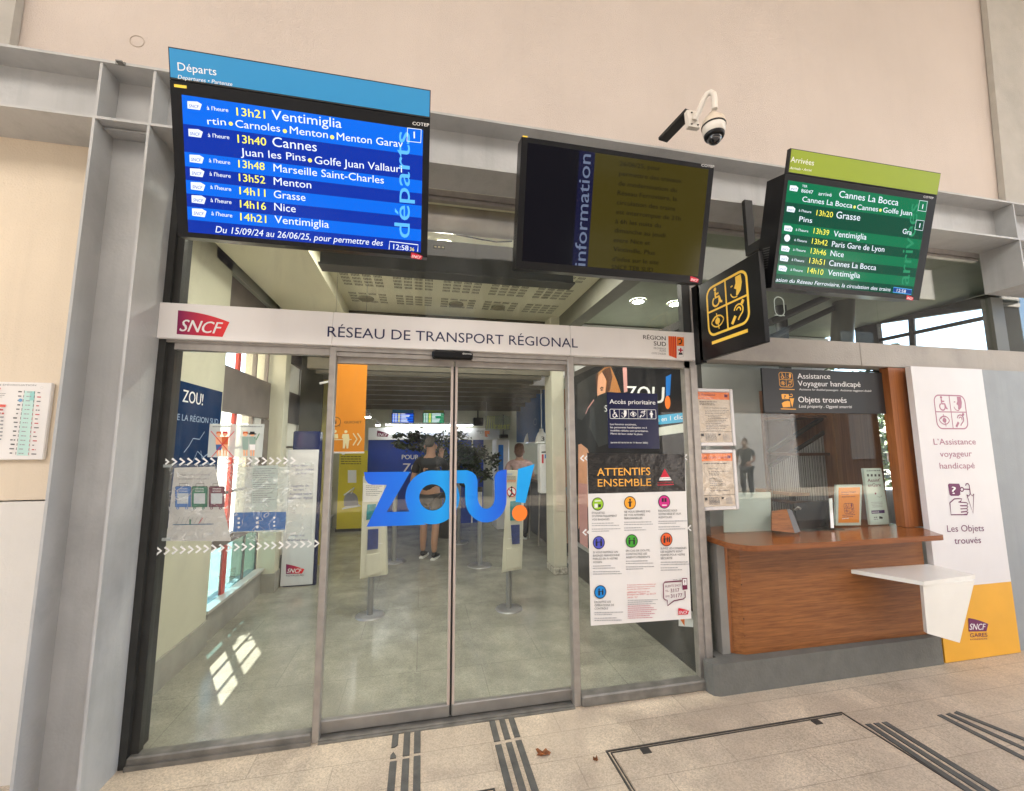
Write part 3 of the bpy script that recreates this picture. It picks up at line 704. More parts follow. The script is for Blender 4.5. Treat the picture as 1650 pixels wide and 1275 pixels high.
for s_, a, b in (('26/06/25, pour', (958, 460), (1138, 482)), ('permettre des travaux', (955, 503), (1231, 537)), ('de modernisation du', (952, 547), (1210, 578)), ('Réseau Ferroviaire, la', (948, 589), (1211, 617)), ('circulation des trains', (945, 631), (1203, 660)), ('est interrompue de 21h', (942, 673), (1228, 704)), ('à 6h les nuits du', (938, 715), (1140, 735)), ('dimanche au jeudi', (935, 755), (1160, 778)), ('entre Nice et', (931, 798), (1092, 812)), ('Vintimille. Plus', (929, 838), (1113, 856)), ("d'infos sur le site", (925, 882), (1130, 898)), ('SNCF TER SUD', (921, 918), (1105, 932))):
    pr.text(s_, a, b, 21, I_K, .012)
pr.build('lettering', SO)
pr = Print(pl, .0006, 650, 100, 2.75)
pr.text('COTEP', (1320, 463), (1378, 470), 12, PWHITE, .01); pr.sncf([(1272, 949), (1311, 955), (1307, 978), (1270, 972)], REDP, PWHITE)
pr.poly([(528, 326), (550, 329), (549, 335), (528, 332)], YELLOW); pr.build('marking', t)
# ---- arrivals
t, pl = display('green arrivals screen under an olive header at the right', (1.918, -.81, 3.026), 1.075, .612, .13, (.004, .13, None, .012, 1.075))
pr = Print(pl, .0012)
pr.poly_uv([(.018, .008), (1.072, .008), (1.072, .126), (.018, .126)], mat('olive_green_header', rgb(140, 160, 20), .35))
pr.z(1050, 100, 2.55); pr.text('Arrivées', (570, 411), (665, 426), 24, PWHITE); pr.text('Arrivals • Arrivi', (567, 440), (656, 451), 11, PWHITE, .01, .2); pr.build('header_panel', t)
pr = Print(pl, .0006, 1050, 100, 2.55)
c = [pr.U(q) for q in ((562, 487), (1142, 572), (1066, 957), (505, 910))]
u0, u1, v0, v1 = (c[0].x + c[3].x) / 2, (c[1].x + c[2].x) / 2, (c[0].y + c[1].y) / 2, (c[2].y + c[3].y) / 2
A_L = scr('arrival_green', rgb(0, 112, 72), ES); A_D = scr('arrival_dark_green', rgb(0, 72, 52), ES); A_V = scr('arrival_pale_green', rgb(40, 138, 96), ES)
for k in range(8):
    a, b = v0 + (v1 - v0) * fr[k], v0 + (v1 - v0) * fr[k + 1]; pr.poly_uv([(u0, a), (u1, a), (u1, b), (u0, b)], A_L if k % 2 == 0 else A_D)
SO = pr.build('screen', t); pr = Print(pl, .0012, 1050, 100, 2.55)
pr.text('arrivées', (1054, 915), (1098, 585), 46, A_V, .02)
for k, (x, y) in enumerate(((585, 520), (573, 606), (562, 685), (556, 724), (550, 768), (545, 808), (539, 849))):
    if k == 3: pr.disc((x, y), 12, S_W, 18); continue
    pr.poly([(x - 17, y - 13), (x + 8, y - 11), (x + 17, y - 2), (x + 12, y + 13), (x - 19, y + 8)], S_W); pr.text('SNCF', (x - 15, y + 5), (x + 11, y + 8), 9, A_D, .0, .25)
for s_, a, b, h in (('TER', (617, 514), (638, 517), 10), ('86047', (613, 536), (661, 543), 15), ('arrivé', (684, 548), (738, 554), 16), ('Cannes La Bocca', (768, 556), (1011, 591), 29), ('Cannes La Bocca', (617, 574), (822, 601), 23), ('Cannes', (842, 606), (928, 615), 22), ('Golfe Juan', (948, 618), (1067, 632), 22), ("à l'heure", (603, 615), (654, 622), 11), ('Grasse', (756, 642), (854, 653), 30), ('Pins', (604, 655), (657, 662), 22), ('Gra', (1028, 705), (1065, 712), 22),
                    ('Ventimiglia', (745, 717), (880, 731), 25), ('Paris Gare de Lyon', (738, 759), (953, 781), 24), ('Nice', (732, 797), (786, 803), 24), ('Cannes La Bocca', (726, 837), (919, 856), 24), ('Ventimiglia', (721, 876), (853, 889), 24),
                    ("à l'heure", (590, 694), (641, 701), 11), ("à l'heure", (584, 736), (635, 743), 11), ("à l'heure", (579, 776), (630, 782), 11), ("à l'heure", (573, 817), (624, 824), 11), ("à l'heure", (568, 858), (618, 864), 11), ('1', (1108, 604), (1111, 604.5), 20), ('1', (1096, 682), (1099, 682.5), 20)):
    pr.text(s_, a, b, h, S_W, .006)
for s_, a, b in (('13h20', (674, 631), (741, 640)), ('13h39', (662, 705), (725, 714)), ('13h42', (655, 747), (719, 756)), ('13h46', (650, 787), (713, 796)), ('13h51', (644, 827), (707, 835)), ('14h10', (637, 867), (701, 876))): pr.text(s_, a, b, 24, S_Y, .004)
for q in ((831, 597), (937, 610)): pr.disc(q, 5, S_DOT, 10)
pr.text('ation du Réseau Ferroviaire, la circulation des trains', (507, 902), (978, 943), 17, S_W, 0, .2)
for q in (((1098, 570), (1130, 574), (1124, 616), (1091, 611)), ((1085, 650), (1117, 654), (1110, 694), (1078, 689))): pr.stroke(q, 1.6, S_W, True)
A_C = scr('arrival_clock_blue', rgb(20, 60, 130), ES); q = [(991, 926), (1066, 936), (1063, 956), (988, 946)]; pr.poly(q, A_C); pr.stroke(q, 1.6, S_LB, True); pr.text('12:58', (1003, 945), (1040, 950), 14, S_W)
pr.build('lettering', SO)
pr = Print(pl, .0006, 1050, 100, 2.55)
pr.text('COTEP', (1116, 558), (1157, 564), 9, PWHITE, .01); pr.sncf([(1048, 958), (1077, 962), (1074, 981), (1045, 977)], REDP, PWHITE); pr.build('marking', t)

# ================================================================== FLAG SIGN, CAMERA
t = thing('flag_sign', 'black projecting flag sign with four yellow accessibility symbols', 'sign', (1.86, -.35, 2.1))
MB().box((1.853, -.655, 2.118), (1.885, -.09, 2.648), None, .003).box((1.853, -.12, 2.105), (1.88, -.036, 2.66)).build('board', BLACK, t)
PX = Plane((1.8525, 0, 0), (0, -1, 0), (0, 0, -1))
pr = Print(PX, .0006); YS = mat('flag_yellow', rgb(252, 208, 72), .5)
icons4(pr, (.375, 2.425), .355, .32, YS, lw=.016); pr.stroke_uv([(.22, 2.215), (.535, 2.215)], .021, YS); pr.build('symbols', t)

t = thing('security_camera', 'white dome security camera on a bent pipe arm', 'camera', (1.5, -.25, 3.54))
p0 = at_y(1068, 228, -.256); p1 = at_y(1112, 182, -.50)
dirn = (p1 - p0).normalized(); side = Vector((1, 0, 0)); sd = (side - dirn * side.dot(dirn)).normalized() * .035
MB().prism([p0 - sd, p0 + sd, p1 + sd, p1 - sd], dirn.cross(sd).normalized() * .02).build('bracket_arm', BLACKM, t)
YC = -.52
P = [at_y(*q, YC) for q in ((1107, 177), (1123, 179), (1128, 206), (1110, 203))]
CW = mat('camera_white', (.72, .68, .62), .35, var=.1, vscale=9, dirt=.2)
MB().prism(P, (0, .03, 0)).build('mount_plate', CW, t)
mb = MB()
for q in ((1114.5, 181.5), (1114.5, 200), (1124.5, 201.5)): c = at_y(*q, YC - .001); mb.lathe(c, [(0, 0), (.007, 0)], None, 10)
for q in ((1114.5, 181.5), (1114.5, 200), (1124.5, 201.5)):
    c = at_y(*q, YC - .002); mb.face([c + Vector((.006 * math.cos(a), 0, .006 * math.sin(a))) for a in [k * .785 for k in range(8)]])
mb.build('screw', BLACKM, t)
mb = MB(); path = [at_y(1119, 194, YC - .01), at_y(1126, 180, YC - .03), at_y(1134, 160, YC - .06), at_y(1139, 152, YC - .075), at_y(1145, 149, YC - .09), at_y(1150, 152, YC - .1), at_y(1151.5, 160, YC - .105), at_y(1151.5, 176, YC - .105)]
mb.tube(path, .0165, None, 14); mb.build('pipe', CW, t)
c = at_y(1150, 205, YC - .105); S = .118
KS = .70; SCL = lambda L_: [(a_ * KS, b_ * KS) for a_, b_ in L_]
LP = SCL([(0, .125), (.03, .125), (.033, .1), (.06, .088), (.085, .06), (.093, .025), (.093, .012)])
MB().lathe(c, LP, None, 28).build('top_cap', mat('camera_stained', (.64, .55, .44), .4, var=.25, vscale=14), t)
MB().lathe(c, SCL([(.094, .012), (.096, .010), (.096, .0), (.094, -.002)]), BLACKM, 28).build('seal_ring', BLACKM, t)
MB().lathe(c, SCL([(.091, -.002), (.089, -.03), (.084, -.068), (.080, -.07)]), None, 28).build('body', CW, t)
mb = MB().lathe(c, SCL([(.081, -.069), (.079, -.085), (.074, -.098), (.058, -.1)]), None, 28); mb.build('lens_collar', BLACK, t)
MB().lathe(c, SCL([(.058 * math.cos(a), -.098 - .058 * math.sin(a)) for a in [k * math.pi / 16 for k in range(9)]]), None, 24).build('dome', mat('smoked_dome', (.012, .012, .014), .05, coat=1), t)

# ================================================================== PAPERS AND SIGNS ON THE GLASS
def sheet(name, label, cat, quad, Y, m, th=.0025, group=None):
    t = thing(name, label, cat, at_y(*quad[3], Y), group)
    MB().prism([at_y(*q, Y) for q in quad], (0, th, 0)).build('sheet', m, t); return t
# attentifs ensemble poster
YA = .008
t = sheet('safety_poster', 'white paper safety poster with black ATTENTIFS ENSEMBLE header on the right glass', 'poster', ((946, 730.5), (1103.5, 732.5), (1114, 997), (952, 1008.5)), YA, PAPER)
pl = plane_y(YA); pr = Print(pl, .0005, 930, 720, 4.25)
PLAS = mat('crinkled_black_film', (.014, .013, .013), .2, bump=1.0, bscale=9)
pr.poly([(68, 42), (737, 52), (742, 304), (76, 322)], PLAS); pr.build('header_film', t)
pr = Print(pl, .0010, 930, 720, 4.25)
pr.text('ATTENTIFS', (137, 199), (500, 193), 55, AMBER, .03); pr.text('ENSEMBLE', (141, 273), (506, 267), 54, AMBER, -.004)
pr.poly([(598, 150), (646, 229), (560, 231)], REDP); pr.poly([(566, 210), (634, 208), (646, 229), (560, 231)], PWHITE); pr.text('VIGIPIRATE', (567, 224), (640, 222), 8, INKK, .02)
pr.text('URGENCE', (552, 250), (658, 248), 10, REDP, .02); pr.stroke([(550, 263), (661, 258)], 5, REDP)
cols = [rgb(150, 195, 35), rgb(245, 165, 35), rgb(205, 25, 130), rgb(80, 85, 190), rgb(60, 160, 40), rgb(228, 92, 32), rgb(0, 130, 210)]
DGREY = mat('dark_grey_ink', (.07, .07, .075), .6)
heads = [((140, 392), [('ÉTIQUETEZ', 88), ('SYSTÉMATIQUEMENT', 172), ('VOS BAGAGES', 120)], 460), ((361, 384), [('NE VOUS SÉPAREZ PAS', 178), ('DE VOS AFFAIRES', 140), ('PERSONNELLES', 124)], 452), ((595, 377), [('REGARDEZ SOUS', 128), ('VOTRE SIÈGE ET AUX', 155), ('ALENTOURS', 92)], 445),
         ((147, 656), [('SI VOUS REPÉREZ UN', 170), ('BAGAGE ABANDONNÉ', 182), ('PARLEZ-EN À VOTRE', 168), ('VOISIN', 60)], 729), ((372, 645), [('EN CAS DE DOUTE,', 165), ('CONTACTEZ LES', 144), ('AGENTS PRÉSENTS', 164)], 718), ((609, 634), [('SUIVEZ LES CONSIGNES', 176), ('LES AGENTS SONT', 150), ('FORMÉS POUR VOTRE', 166), ('SÉCURITÉ', 80)], 702),
         ((156, 993), [('FACILITEZ LES', 112), ('OPÉRATIONS DE', 134), ('CONTRÔLE', 92)], 1068)]
for k, (cc, ls, y) in enumerate(heads):
    mm = mat('pictogram_%s' % ('lime', 'amber', 'magenta', 'violet', 'green', 'orange', 'blue')[k], cols[k], .5)
    pr.disc(cc, 41, INKK, 30); pr.disc(cc, 36, mm, 30)
    x = cc[0] - 40; sl_ = -.022
    u = pr.U(cc); s_ = (pr.U((cc[0] + 40, cc[1])) - u).length
    if k == 0: pr.poly([(118, 390), (140, 390), (140, 418), (118, 418)], PWHITE); pr.poly([(144, 394), (162, 394), (162, 414), (144, 414)], INKK); pr.stroke([(120, 372), (160, 370)], 7, PWHITE)
    elif k == 2: pr.poly([(577, 352), (592, 352), (592, 378), (577, 378)], INKK); pr.poly([(596, 352), (611, 352), (611, 378), (596, 378)], INKK); pr.stroke([(580, 400), (612, 400)], 6, PWHITE)
    else:
        for dx, sc_ in (((-16, 1), (16, 1)) if k in (3, 4) else ((-14, 1), (6, .7), (20, .8)) if k == 5 else ((0, 1.15),) if k == 1 else ((-8, 1), (16, .8))):
            pr.disc((cc[0] + dx, cc[1] - 18 * sc_), 6 * sc_, INKK, 12); pr.poly([(cc[0] + dx - 7 * sc_, cc[1] - 10 * sc_), (cc[0] + dx + 7 * sc_, cc[1] - 10 * sc_), (cc[0] + dx + 6 * sc_, cc[1] + 24 * sc_), (cc[0] + dx - 6 * sc_, cc[1] + 24 * sc_)], INKK)
        pr.stroke([(cc[0] - 14, cc[1] - 2), (cc[0] + 16, cc[1] - 6)], 5, INKK)
    for j, (s_, w_) in enumerate(ls): pr.text(s_, (x, y + j * 22.5), (x + w_, y + j * 22.5 + w_ * sl_), 14, DGREY, .004)
    yy = y + len(ls) * 22.5
    for j in range(4): pr.line_px((x, yy + j * 15.5 + (8 if j > 1 else 0)), (x + (150, 185, 195, 120)[(j + k) % 4], yy + j * 15.5 + (8 if j > 1 else 0) - 3), 5, PALEINK)
for j in range(5): pr.text(('Si vous êtes témoin d’une situation qui', 'présente un risque pour votre sécurité', 'ou celle des autres voyageurs,', 'APPELEZ* LE 3117 ou', 'Envoyez un SMS** au 31177')[j], (340, 948 + j * 15 + (8 if j > 2 else 0)), (535 - (0, 5, 40, 45, 0)[j], 945 + j * 15 - 4 + (8 if j > 2 else 0)), 7.5 if j < 3 else 11, REDP, .012)
pr.text('24h/24 - 7j/7', (341, 1036), (410, 1032), 10, REDP, .01)
for j in range(10): pr.line_px((343, 1052 + j * 13.5), (548 - (j * 37) % 60, 1047 + j * 13.5), 4.5, mat('rose_ink', (.55, .2, .26), .6) if j > 2 else PALEINK)
pr.stroke([(595, 925), (712, 917)], 7, MAROON); pr.stroke([(712, 917), (595, 925), (586, 940), (588, 1035), (600, 1047), (612, 1048), (615, 1086), (660, 1052), (722, 1040), (736, 1028), (734, 985)], 6, MAROON)
pr.text('ALERTE SNCF', (598, 962), (705, 953), 17, MAROON); pr.text('TÉL.', (600, 993), (625, 990), 13, MAROON); pr.text('3117', (636, 995), (696, 990), 26, MAROON, .02); pr.text('SMS', (600, 1030), (628, 1027), 13, MAROON); pr.text('31177', (637, 1033), (716, 1026), 27, MAROON, .02)
pr.poly([(714, 898), (748, 897), (751, 974), (717, 978)], MAROON); pr.poly([(718, 904), (744, 903), (746, 944), (720, 946)], PWHITE); pr.text('!', (729, 941), (735, 941), 32, MAROON, .03); pr.text('24h/24 · 7j/7', (652, 913), (706, 909), 7, DGREY)
pr.sncf([(689, 1102), (763, 1106), (758, 1145), (687, 1150)], REDP, PWHITE)
pr.build('print', t)
# crinkled clear film edges of the poster
# acces prioritaire
t = sheet('priority_sign', 'square navy blue Accès prioritaire sign on the right glass', 'sign', ((978, 632.5), (1059, 634.5), (1063, 723.5), (980.5, 722.5)), .0095, mat('navy_sign', rgb(16, 22, 62), .22), .004)
pl = plane_y(.0095); pr = Print(pl, .0005, 920, 570, 6.709)
pr.text('Accès prioritaire', (418, 540), (912, 551), 50, PWHITE, .015)
c0 = pr.U((420, 600)); c1 = pr.U((920, 706)); cx_, cy_ = (c0 + c1) / 2; W_, H_ = c1.x - c0.x, abs(c1.y - c0.y)
pr.rrect_uv((cx_, cy_), W_, H_, H_ * .12, .003, PWHITE)
for k, i in enumerate(('chair', 'face', 'eye', 'ear', 'pregnant')):
    x = c0.x + W_ * (k + .5) / 5
    if k: pr.stroke_uv([(c0.x + W_ * k / 5, cy_ - H_ / 2), (c0.x + W_ * k / 5, cy_ + H_ / 2)], .002, PWHITE)
    icon(pr, i, (x, cy_), H_ * .8, PWHITE)
for s_, a, b in (('Les femmes enceintes,', (422, 772), (706, 776)), ('les personnes handicapées ou à', (424, 806), (820, 810)), ('mobilité réduite sont prioritaires.', (426, 840), (835, 846)), ('Merci de leur céder la place.', (428, 874), (776, 880)), ('(article 65 de la loi du 11 février 2005)', (430, 968), (830, 972))): pr.text(s_, a, b, 21 if '(' not in s_ else 18, PWHITE, .01)
pr.build('lettering', t)
# posters on the left glass
YL = .009
t = sheet('luggage_poster', 'grey-white poster of three coloured suitcases at the far left of the left glass', 'poster', ((281, 754), (346, 752), (372, 872), (268, 872)), YL, mat('grey_paper', (.50, .50, .48), .6))
pr = Print(plane_y(YL), .0005, 240, 580, 3.357)
pr.text('TÉLÉCHARGEZ VOS BAGAGES', (170, 627), (332, 625), 9, GREYINK); pr.text('DOWNLOAD YOUR LABELS', (160, 650), (325, 647), 9, GREYINK)
for x, c_ in ((142, rgb(62, 112, 178)), (232, rgb(30, 110, 84)), (325, rgb(96, 34, 58))):
    mm = mat('case_%d' % x, c_, .5); w_ = 86
    pr.poly([(x + 6, 684), (x + w_ - 4, 684), (x + w_, 690), (x + w_ - 2, 796), (x, 796), (x, 690)], mm)
    pr.stroke([(x + 22, 684), (x + 23, 668), (x + 66, 668), (x + 66, 684)], 2.4, INKK); pr.stroke([(x + 6, 684), (x + w_ - 4, 684), (x + w_, 690), (x + w_ - 2, 796), (x, 796), (x, 690)], 2, INKK, True)
    pr.poly([(x + 12, 722), (x + 72, 722), (x + 71, 778), (x + 11, 778)], mat('case_label', (.5, .55, .58), .6))
    for q in (x + 14, x + 62): pr.disc((q, 802), 8, mm, 14); pr.disc((q, 802), 3, PWHITE, 8)
    for j in range(3): pr.line_px((x + 20, 698 + j * 8), (x + 66, 697 + j * 8), 2.2, PWHITE)
pr.stroke([(130, 892), (350, 888)], 5, mat('teal_line', rgb(30, 90, 130), .5))
for k in range(7): pr.stroke([(150 + k * 24, 886), (168 + k * 24, 850)], 1.4, GREYINK)
pr.poly([(220, 862), (228, 862), (228, 890), (220, 890)], MC['case_232']); pr.stroke([(270, 886), (292, 855)], 3, REDP)
pr.build('print', t)
t = sheet('etiquette_poster', 'translucent poster of two cartoon couples, one crossed out in red', 'poster', ((338, 683), (426, 683.5), (422, 737), (334, 737)), YL, glass('milky_sheet', milk=.55))
pr = Print(plane_y(YL), .0005, 240, 580, 3.357)
SK = mat('poster_skin', rgb(232, 170, 130), .6); HR = mat('poster_hair', rgb(205, 100, 50), .6); SHB = mat('poster_blue_shorts', rgb(50, 90, 150), .6); PG_ = mat('poster_sage', rgb(140, 165, 155), .6)
for x, hc, bc, lc in ((378, HR, SK, SHB), (412, REDP, HR, SK), (522, HR, PG_, PG_), (560, INKK, PG_, PWHITE)):
    pr.disc((x, 402), 13, SK, 16); pr.poly([(x - 14, 402), (x - 12, 388), (x + 12, 388), (x + 14, 402), (x, 395)], hc)
    pr.poly([(x - 18, 416), (x + 18, 416), (x + 16, 458), (x - 16, 458)], bc); pr.poly([(x - 16, 458), (x + 16, 458), (x + 14, 488), (x - 14, 488)], lc)
    pr.poly([(x - 12, 488), (x - 3, 488), (x - 3, 520), (x - 11, 520)], SK); pr.poly([(x + 3, 488), (x + 12, 488), (x + 11, 520), (x + 3, 520)], SK)
pr.stroke([(336, 386), (458, 526)], 4, REDP); pr.stroke([(462, 386), (340, 526)], 4, REDP); pr.stroke([(572, 420), (580, 434), (598, 398)], 4, mat('tick_green', rgb(60, 130, 70), .5))
pr.poly([(540, 398), (582, 398), (580, 404), (542, 404)], INKK); pr.poly([(550, 388), (572, 388), (573, 399), (549, 399)], INKK)
pr.line_px((345, 364), (452, 362), 4, GREYINK); pr.line_px((488, 362), (612, 364), 4, GREYINK); pr.build('print', t)
t = sheet('notice_sheet', 'translucent notice with a deep blue band along its foot on the left glass', 'poster', ((378, 753), (466, 752), (461, 857), (375, 858)), YL, glass('milky_sheet2', milk=.38))
pr = Print(plane_y(YL), .0005, 240, 580, 3.357)
pr.poly([(462, 826), (742, 822), (738, 918), (454, 930)], mat('deep_blue_band', rgb(18, 92, 160), .3))
for k in range(3): pr.disc((486, 858 + k * 24), 7, PWHITE, 12); pr.disc((586, 856 + k * 24), 8, PWHITE, 12); pr.disc((678, 854 + k * 22), 6, PWHITE, 12)
pr.poly([(560, 574), (700, 570), (690, 812), (556, 816)], mat('sage_sheet', (.42, .5, .47), .6))
for j in range(16): pr.line_px((562, 592 + j * 12), (690 - (j * 29) % 50, 590 + j * 12), 3.5, GREYINK)
pr.build('print', t)
# crinkled clear sleeves
t = thing('plastic_sleeve', 'big crinkled clear plastic sleeve taped over the left glass posters', 'sleeve', (-1, 0, 1.05))
random.seed(3); mb = MB(); nx, nz = 26, 16; pts = []
for j in range(nz + 1):
    for i in range(nx + 1):
        q = at_y(270 + (502 - 270) * i / nx - (1 - j / nz) * -4, 748 + (872 - 748) * j / nz, -.002)
        e = min(i, nx - i, j, nz - j); pts.append(q + Vector((0, random.uniform(-.006, .004) * min(1, e), 0)))
for j in range(nz):
    for i in range(nx):
        k = j * (nx + 1) + i; mb.idx([pts[k], pts[k + 1], pts[k + nx + 2], pts[k + nx + 1]], [(3, 2, 1, 0)])
mb.build('film', glass('crinkled_film', (.97, .98, .97), .10, .8, .05, .05, (.9, .9, .9), 1.0), t)
mb = MB()
for q in ((270, 751), (384, 749), (497, 748), (268, 869), (470, 866)): c = at_y(*q, -.006); mb.box(c - Vector((.02, .001, .008)), c + Vector((.02, 0, .008)))
mb.build('tape', glass('clear_tape', milk=.3), t)

# evacuation plan
t = thing('evacuation_plan', 'white evacuation plan board on the cream wall at the left edge', 'sign', (-2.15, -.01, 1.49))
p0, p1, p2 = at_y(84, 617, -.022), at_y(70, 741, -.022), at_y(0, 613, -.022)
x1_, z0_, z1_ = (at_y(83, 617, -.022).x + at_y(70, 741, -.022).x) / 2, p1.z, p0.z
MB().box((x1_ - .58, -.022, z0_), (x1_, .0, z1_), None, .004).build('board', PAPER, t)
pl = plane_y(-.0222); pr = Print(pl, .0004, 0, 580, 7.082)
pr.text("PLAN D'ÉVACUATION", (-115, 292), (412, 300), 20, GREYINK, .01)
PALET = mat('plan_teal', rgb(190, 222, 215), .6)
pr.poly([(285, 355), (402, 358), (330, 1095), (190, 1090), (250, 560)], PALET); pr.poly([(345, 360), (402, 362), (390, 465), (335, 465)], mat('plan_teal2', rgb(150, 205, 200), .6))
random.seed(5)
for k in range(15):
    y = 350 + k * 50; xl = 280 - k * 6.5; pr.stroke([(xl, y), (xl - 3, y + 30)], 6, DGREY); xr = 398 - k * 4.6; pr.stroke([(xr, y + 8), (xr - 3, y + 36)], 6, DGREY if k < 4 else REDP)
    pr.line_px((xl - 75 + random.uniform(-15, 15), y + 20), (xl - 30, y + 22), 14, GREYINK if k % 3 else DGREY)
    pr.line_px((xr + 30, y + 30), (xr + 62 + (k % 3) * 12, y + 32), 12, mat('plan_red', rgb(190, 90, 90), .6) if k % 2 else GREYINK)
    pr.line_px((xl + 28, y + 22), (xl + 85, y + 24), 10, PALEINK)
pr.disc((239, 462), 23, mat('plan_blue', rgb(110, 160, 200), .6)); pr.stroke([(480, 315), (481, 316)], 1, PALEINK)
o_ = pr.U((483, 318)); pr.stroke_uv([(o_.x + .006 * math.cos(a), o_.y + .006 * math.sin(a)) for a in [k * .4 for k in range(16)]], .0006, PALEINK, True)
pr.poly([(-90, 505), (75, 512), (70, 540), (-90, 534)], mat('plan_red2', rgb(215, 95, 85), .6)); 
for k in range(9): pr.line_px((-90, 575 + k * 42), (55 - k * 3, 580 + k * 42), 18, MC['plan_red'] if k in (0, 1) else PALEINK)
pr.line_px((-90, 385), (76, 388), 5, GREYINK); pr.line_px((-90, 405), (60, 409), 5, GREYINK); pr.line_px((-90, 425), (30, 429), 5, GREYINK); pr.poly([(-40, 316), (0, 314), (20, 330), (0, 346), (-40, 345)], MC['plan_red2'])
pr.build('print', t)

# ================================================================== ASSISTANCE COUNTER AND BOOTH
CONC = mat('grey_concrete', (.15, .15, .135), .75, var=.15, vscale=9, bump=.3, bscale=70, dirt=.6)
LINT = mat('grey_lintel', (.40, .375, .345), .7, var=.08, vscale=4, bump=.25, dirt=.45, streak=.2)
t = thing('lintel', 'grey beige lintel beam over the assistance window at the right', 'lintel', (4, 0, 2.15))
MB().box((1.892, -.028, 2.152), (3.30, .12, 2.336), None, .003).box((3.303, -.028, 2.152), (7.5, .12, 2.336), None, .003).build('face', LINT, t)
mb = MB(); y0_, y1_ = -.105, .3; X0, X1 = 1.80, 3.655; poly = [(X0 + .05, y0_), (X1, y0_), (X1, y1_), (1.895, y1_), (1.895, .065), (1.895, -.02), (X0, -.02), (X0, y0_ + .05), (X0 + .015, y0_ + .015)]
mb.prism([(a, b, 0) for a, b in poly], (0, 0, .186)); tag(mb.build('counter_plinth', CONC), 'low grey concrete plinth under the wooden assistance counter', 'plinth')
t = thing('assistance_counter', 'orange wood assistance counter with a rounded polished top', 'counter', (2.8, .1, .186))
MB().prism([(2.105, -.035, .188), (3.645, -.06, .188), (3.645, .3, .188), (2.02, .3, .188), (2.02, .01, .188)], (0, 0, .707)).build('front_panel', WOOD, t)
MB().box((1.96, .0, .188), (2.018, .3, .893)).build('side_post', mat('grey_side_post', (.25, .24, .22), .5, var=.1, dirt=.3), t)
MB().prism([(2.021, .006, .2), (2.035, -.006, .2), (2.035, -.006, .885), (2.021, .006, .885)], (-.004, -.004, 0)).build('edge_strip', WOODV, t)
pts = [(1.93, .35), (1.93, -.12)] + [(2.07 - .14 * math.cos(a), -.12 - .15 * math.sin(a)) for a in [k * math.pi / 16 for k in range(1, 9)]] + [(3.49, -.285)] + [(3.505 + .04 * math.sin(a), -.245 - .04 * math.cos(a)) for a in [k * math.pi / 8 for k in range(1, 5)]] + [(3.64, -.11), (3.655, -.08), (3.655, .35)]
MB().prism([(a, b, .896) for a, b in pts], (0, 0, .034)).build('counter_top', WOODT, t)
MB().box((2.7, .02, .9285), (3.05, .22, .932)).build('till_plate', mat('dark_steel_plate', (.06, .06, .06), .25, .7), t)
# glass of the booth
CHIP = mat('dark_chip', (.05, .03, .02), .9)
mb = MB()
for z, s_ in ((.62, .012), (.40, .02), (.30, .008)): mb.face([(2.1035, -.0375, z), (2.108, -.0372, z + s_ * .4), (2.106, -.0374, z + s_), (2.1015, -.0365, z + s_ * .7)])
mb.build('chip', CHIP, D2.objects['assistance_counter'])
t = thing('booth_glazing', 'glass window of the assistance booth above the wooden counter', 'glazing', (2.7, .06, .93))
for a, b in ((1.885, 2.497), (2.5, 2.93), (2.933, 3.555)): MB().box((a, .06, .931 if a > 1.9 else .2), (b, .068, 2.15)).build('pane', glass('booth_glass', (.95, .97, .95), .035, .9), t)
MB().box((1.886, .055, .19), (1.93, .09, 2.15)).build('frame', ALUD, t)
mb = MB()
for k, z in enumerate((1.86, 1.79)): c = at_y(1433, 684 + k * 23, .05); mb.box(c - Vector((.015, 0, .012)), c + Vector((.015, .002, .012)))
c = at_y(1434, 737, .05); mb.box(c - Vector((.025, 0, .035)), c + Vector((.025, .002, .035))); mb.build('white_sticker', PAPER, t)
# sign in the booth window
t = sheet('booth_sign', 'dark grey Assistance and Objets trouvés sign across the top of the booth window', 'sign', ((1227, 593), (1424, 601), (1432.5, 667), (1232, 665)), .03, mat('anthracite_sign', (.025, .027, .03), .3), .012)
pl = plane_y(.03); pr = Print(pl, .0006, 1100, 560, 3.0)
c0, c1 = pr.U((464, 120)), pr.U((535, 192)); icons4(pr, (c0 + c1) / 2, c1.x - c0.x, abs(c1.y - c0.y), AMBER)
pr.stroke([(467, 202), (540, 204)], 3.5, AMBER); pr.stroke([(474, 297), (547, 299)], 3.5, AMBER)
q = [(476, 228), (482, 225), (512, 226), (514, 250), (480, 250)]; pr.poly(q, AMBER); pr.text('?', (489, 247), (500, 247), 17, MC['anthracite_sign'], .03)
pr.stroke([(512, 238), (528, 238), (530, 232), (526, 226), (520, 227)], 3, AMBER); pr.poly([(516, 246), (538, 246), (529, 290)], AMBER)
pr.poly([(478, 270), (490, 262), (508, 258), (518, 262), (520, 288), (484, 290)], AMBER)
for s_, a, b, h, bo, sh in (('Assistance', (555, 151), (713, 152), 27, .02, 0), ('Voyageur handicapé', (557, 186), (859, 191), 27, .02, 0), ('Assistance for disabled passengers . Assistenza viaggiatori disabili', (562, 207), (912, 215), 10, .01, .2), ('Objets trouvés', (559, 265), (792, 268), 29, .02, 0), ('Lost property . Oggetti smarriti', (561, 291), (818, 294), 15, .012, .2)): pr.text(s_, a, b, h, PWHITE, bo, sh)
pr.build('lettering', t)
